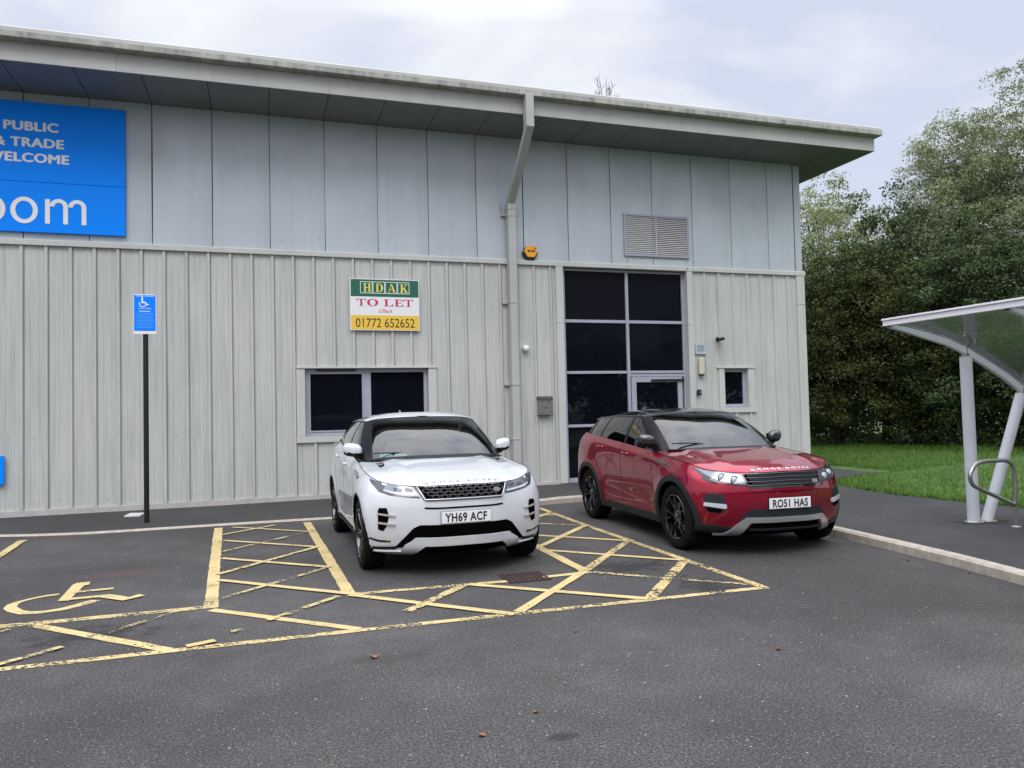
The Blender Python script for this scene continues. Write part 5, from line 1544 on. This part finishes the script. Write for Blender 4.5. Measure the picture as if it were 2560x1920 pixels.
def number_plate(root, S, txt, z, mt, frame=None):
    l, n = S.hit((0, z), 'x'); x = l.x + .012
    pl_ = MB(); pl_.box(x - .004, x + .004, -.248, .248, z - .0555, z + .0555)
    po = pl_.build("number_plate", C['plate'], root, bevel=.003)
    bk = MB(); bk.box(x - .03, x - .0045, -.25, .25, z - .058, z + .058); bk.build("plate_holder", C['plastic'], po)
    vs, fs = text_mesh(txt, .079, .78, .028, 0, 'CENTER', 1.08)
    mb = MB(); mb.add([(x + .0055, a, z - .0395 + b) for a, b in vs], fs)   # reads correctly from the front (car left = +y)
    mb.build("plate_characters", C['plchar'], po, fix=False)
    return po

def white_extra(root, S, SH, zc):
    P = S.patch
    # grille
    g = P([(-.480, .868), (-.30, .879), (.30, .879), (.480, .868), (.40, .745), (.37, .733), (-.37, .733), (-.40, .745)], 'x', .010, C['darkgrey'], "grille", root)
    P([(-.435, .862), (.435, .862), (.372, .752), (-.372, .752)], 'x', .014, C['void'], "grille_opening", g, skirt=0)
    hx_ = MB()
    for r_ in range(4):
        for k in range(-6, 7):
            cx = k * .082 + (.041 if r_ % 2 else 0); cz = .853 - r_ * .0285
            lim = .435 - (.862 - cz) * .57
            if abs(cx) > lim - .022: continue
            S.tubes([(cx - .034, cz), (cx - .019, cz + .0145), (cx + .019, cz + .0145), (cx + .034, cz), (cx + .019, cz - .0145), (cx - .019, cz - .0145), (cx - .034, cz)], .0035, 'x', .018, hx_, 5)
    hx_.build("grille_mesh", C['meshgrey'], g)
    fr_ = MB(); S.tubes([(-.45, .868), (-.385, .745), (.385, .745), (.45, .868)], .007, 'x', .018, fr_); fr_.build("grille_trim", C['silver'], g, smooth=True)
    l, n = S.hit((.325, .805), 'x')
    em = MB(); em.lathe([(0, .006), (.036, .006), (.040, .0)], 24, 'x'); eo = em.build("emblem", C['silver'], g); eo.location = l + n * .022; eo.scale = (1, 1, .52)
    l2 = S.text("RANGE ROVER", .030, 0, .915, 'x', .003, C['silver'], "lettering", root, sx=1.5, bold=.005, spacing=1.75) if False else None
    # bonnet lettering follows the lip
    vs, fs = text_mesh("RANGE ROVER", .033, 1.62, .012, 0, 'CENTER', 1.62)
    out = []
    for a, b in vs:
        x = .708 - b * .85 - .33 * a * a; l, n = SH.hit((x, a), 'z'); out.append(l + n * .006)
    mb = MB(); mb.add(out, fs); mb.build("lettering", C['letters'], root, fix=False)
    for s in (1, -1):
        base = [(.475, .868), (.60, .884), (.72, .903), (.79, .918), (.850, .940), (.845, .90), (.79, .822), (.70, .792), (.55, .772), (.43, .764)]
        h = P(sgn(base, s), 'x', .006, C['lampdark'], "headlight", root)
        P(sgn([(.485, .857), (.58, .876), (.70, .892), (.735, .862), (.755, .823), (.68, .800), (.55, .781), (.432, .772)], s), 'x', .010, C['lampin'], "lamp_unit", h, skirt=0)
        P(sgn([(.455, .795), (.56, .803), (.68, .822), (.74, .840), (.735, .828), (.68, .808), (.55, .789), (.45, .781)], s), 'x', .015, C['lampwhite'], "light_strip", h, skirt=0)
        for cy in (.52, .62):
            P(sgn([(cy - .035, .845), (cy + .035, .856), (cy + .04, .825), (cy - .03, .815)], s), 'x', .014, C['lampdark'], "lamp_cell", h, skirt=0)
        # side vents with blades
        v = P(sgn([(.735, .672), (.80, .670), (.812, .64), (.812, .47), (.795, .455), (.765, .450), (.735, .50), (.715, .60)], s), 'x', .004, C['void'], "bumper_vent", root)
        bl = MB()
        for z_ in (.605, .520):
            S.line([(s * .815, z_ + .010), (s * .74, z_), (s * .66, z_ - .010)], .018, 'x', .014, bl)
        build_parts(bl, 'vent_blade', C['copper'], v)
        st = MB(); S.line([(s * .70, .345), (s * .80, .350), (s * .885, .372)], .020, 'x', .004, st); st.build("reflector_strip", C['gloss'], root)
        P(sgn([(.60, .305), (.70, .293), (.86, .288), (.86, .262), (.66, .262)], s), 'x', .004, C['plastic'], "lower_trim", root)
        # bonnet vents and wing vents
        P([(-.30, s * .66), (-.33, s * .72), (-.05, s * .76), (-.03, s * .71)] if s > 0 else [(-.30, s * .66), (-.03, s * .71), (-.05, s * .76), (-.33, s * .72)], 'z', .004, C['gloss'], "bonnet_vent", root) if False else None
        SHp = SH.patch([(-.34, s * .615), (-.13, s * .635), (-.05, s * .70), (-.33, s * .70)], 'z', .004, C['gloss'], "bonnet_vent", root)
        ax = 'L' if s > 0 else 'R'
        P([(-.56, .985), (-.50, .935), (-.16, .905), (-.12, .935), (-.30, .965)], ax, .005, C['gloss'], "wing_vent", root)
        tm_ = MB(); S.line([(-.50, .955), (-.18, .924)], .012, ax, .010, tm_); tm_.build("wing_vent_trim", C['silver'], root)
        sl = MB(); S.line([(-.42, .275), (-2.2, .275)], .06, ax, .012, sl); sl.build("sill_trim", C['plastic'], root)
        s2 = MB(); S.line([(-.45, .335), (-2.18, .335)], .012, ax, .012, s2); s2.build("sill_bright_strip", C['silver'], root)
    sl = MB(); S.line([(-.395, .668), (-.3, .664), (.3, .664), (.395, .668)], .016, 'x', .004, sl); sl.build("bumper_slot", C['void'], root)
    P([(-.44, .505), (.44, .505), (.50, .475), (.66, .290), (.58, .285), (.48, .385), (-.48, .385), (-.58, .285), (-.66, .290), (-.50, .475)], 'x', .005, C['void'], "lower_intake", root)
    P([(-.46, .385), (.46, .385), (.575, .312), (.60, .262), (.84, .258), (.80, .238), (.50, .215), (.385, .302), (-.385, .302), (-.50, .215), (-.80, .238), (-.84, .258), (-.60, .262), (-.575, .312)], 'x', .022, C['white'], "skid_plate", root, skirt=.03)
    P([(-.38, .298), (.38, .298), (.48, .222), (-.48, .222)], 'x', .006, C['void'], "lower_grille", root)
    number_plate(root, S, "YH69 ACF", .572, None)
    pa = MB()
    for y0 in (-.63, -.465): pa.add([(-.49, y0, 1.088), (-.49, y0 + .14, 1.088), (-.565, y0 + .15, 1.135), (-.565, y0 + .02, 1.135)], [(0, 1, 2, 3)])
    pa.build("papers_on_dashboard", C['paper'], root)

def red_extra(root, S, SH, zc):
    P = S.patch
    g = P([(-.490, .862), (-.30, .872), (.30, .872), (.490, .862), (.455, .745), (.42, .715), (-.42, .715), (-.455, .745)], 'x', .008, C['gloss'], "grille", root)
    P([(-.45, .855), (.45, .855), (.425, .755), (.40, .735), (-.40, .735), (-.425, .755)], 'x', .011, C['void'], "grille_opening", g, skirt=0)
    hx_ = MB()
    for r_ in range(3):
        for k in range(-14, 15):
            cx = k * .031 + (.0155 if r_ % 2 else 0); cz = .836 - r_ * .038
            lim = .44 - (.855 - cz) * .3
            if abs(cx) > lim - .02: continue
            S.tubes([(cx - .0145, cz), (cx, cz + .013), (cx + .0145, cz), (cx, cz - .013), (cx - .0145, cz)], .0028, 'x', .015, hx_, 4)
    for z_ in (.855, .8165, .779, .742):
        S.tubes([(-.43, z_), (0, z_ + .006), (.43, z_)], .005, 'x', .018, hx_, 5)
    hx_.build("grille_mesh", C['darkgrey'], g)
    l, n = S.hit((.335, .762), 'x')
    em = MB(); em.lathe([(0, .006), (.034, .006), (.038, .0)], 24, 'x'); eo = em.build("emblem", C['silver'], g); eo.location = l + n * .022; eo.scale = (1, 1, .52)
    vs, fs = text_mesh("RANGE ROVER", .034, 1.50, .014, 0, 'CENTER', 1.62)
    out = []
    for a, b in vs:
        x = .708 - b * .85 - .33 * a * a; l, n = SH.hit((x, a), 'z'); out.append(l + n * .006)
    mb = MB(); mb.add(out, fs); mb.build("lettering", C['plate'], root, fix=False)
    for s in (1, -1):
        ax = 'L' if s > 0 else 'R'
        base = [(.455, .862), (.60, .880), (.72, .897), (.78, .910), (.842, .932), (.852, .918), (.82, .862), (.76, .805), (.70, .775), (.55, .748), (.43, .738)]
        h = P(sgn(base, s), 'x', .006, C['lampdark'], "headlight", root)
        P(sgn([(.47, .852), (.60, .868), (.72, .885), (.77, .897), (.825, .915), (.785, .862), (.73, .815), (.66, .785), (.54, .762), (.445, .752)], s), 'x', .010, C['lampin'], "lamp_unit", h, skirt=0)
        for cy, cz in ((.545, .800), (.655, .825)):
            l, n = S.hit((s * cy, cz), 'x')
            lm_ = MB(); lm_.lathe([(0, .014), (.022, .012), (.034, .006), (.038, .0)], 22, 'x'); lo = lm_.build("projector_lens", C['lampwhite'], h, smooth=True); lo.location = l + n * .010
            rg = MB(); rg.lathe([(.037, .004), (.042, .009), (.046, .004)], 22, 'x'); ro = rg.build("lens_ring", C['darkgrey'], h, smooth=True); ro.location = l + n * .010
        P(sgn([(.70, .775), (.76, .803), (.80, .835), (.82, .82), (.78, .785), (.73, .768)], s), 'x', .012, C['lampdark'], "lamp_lower_bezel", h, skirt=0)
        v = P(sgn([(.665, .655), (.80, .668), (.835, .64), (.83, .55), (.81, .475), (.72, .455), (.67, .47), (.655, .56)], s), 'x', .003, C['clad'], "fog_lamp_recess", root)
        P(sgn([(.640, .548), (.66, .555), (.83, .572), (.835, .535), (.66, .508), (.64, .512)], s), 'x', .016, C['lampwhite'], "daytime_lamp", v)
        P(sgn([(.68, .495), (.815, .515), (.80, .475), (.70, .462)], s), 'x', .006, C['void'], "recess_lower", v, skirt=0)
        # cladding round the arches
        for nme, cx in (("arch_cladding", 0.0), ("arch_cladding", -2.66)):
            ar = MB(); a0, a1 = (-20, 206) if cx == 0 else (-28, 200)
            S.line([(cx + .432 * math.cos(R(a0 + (a1 - a0) * k / 40)), .362 + .432 * math.sin(R(a0 + (a1 - a0) * k / 40))) for k in range(41)], .060, ax, .010, ar, skirt=.02)
            ar.build(nme, C['clad'], root, angle=40)
        sl = MB(); S.line([(-.43, .285), (-2.24, .285)], .085, ax, .016, sl); sl.build("sill_cladding", C['clad'], root, angle=40)
        P([(-.60, .985), (-.55, .955), (-.14, .905), (-.08, .92), (-.30, .965)], ax, .005, C['gloss'], "wing_vent", root)
        bt_ = MB(); S.line([(-.5, .962), (-.2, .93)], .01, ax, .011, bt_); bt_.build("wing_vent_trim", C['darkgrey'], root)
        P(sgn([(.50, .245), (.56, .300), (.70, .325), (.865, .345), (.885, .345), (.885, .250), (.70, .240)], s), 'x', .006, C['clad'], "lower_bumper", root)
    cr = MB(); S.line([(-.41, .680), (0, .672), (.41, .680)], .008, 'x', .001, cr); cr.build("bumper_crease", C['void'], root)
    P([(-.40, .500), (.40, .500), (.47, .455), (.56, .300), (.50, .245), (.42, .402), (-.42, .402), (-.50, .245), (-.56, .300), (-.47, .455)], 'x', .004, C['clad'], "lower_intake", root)
    P([(-.455, .412), (.455, .412), (.50, .375), (.655, .222), (.50, .215), (.415, .355), (.39, .362), (-.39, .362), (-.415, .355), (-.50, .215), (-.655, .222), (-.50, .375)], 'x', .024, C['silver'], "skid_plate", root, skirt=.03)
    P([(-.38, .358), (.38, .358), (.48, .222), (-.48, .222)], 'x', .004, C['void'], "lower_grille", root)
    bb = MB(); S.line([(-.42, .285), (.42, .285)], .018, 'x', .014, bb); bb.build("lower_grille_bar", C['clad'], root)
    number_plate(root, S, "RO51 HAS", .555, None)
    orn = MB(); orn.lathe([(0, -.03), (.022, -.02), (.03, 0), (.022, .02), (0, .03)], 14, 'x', (-1.12, .02, 1.36)); orn.build("hanging_ornament", C['pink'], root, smooth=True)

wc_ = empty("parked_car", (1.862, 8.015, 0), -1.562)
tag(wc_, "white compact SUV with gloss black wheels parked in the left bay", "car")
build_car(wc_, dict(paint=C['white'], roof=C['white'], mirror=C['white'], rear_glass=C['privacy'], wheel=dict(n=5, da=(-.20, .20)), steer=.0, lhwiper=False, extra=white_extra))
rc_ = empty("parked_car", (5.298, 7.533, 0), -1.627)
tag(rc_, "red compact SUV with black roof and black wheels parked before the entrance", "car")
build_car(rc_, dict(paint=C['red'], roof=C['roofblack'], mirror=C['roofblack'], rear_glass=C['privacy'], wheel=dict(n=5, da=(-.24, .24)), steer=.0, dz=-.03, lhwiper=False, extra=red_extra))
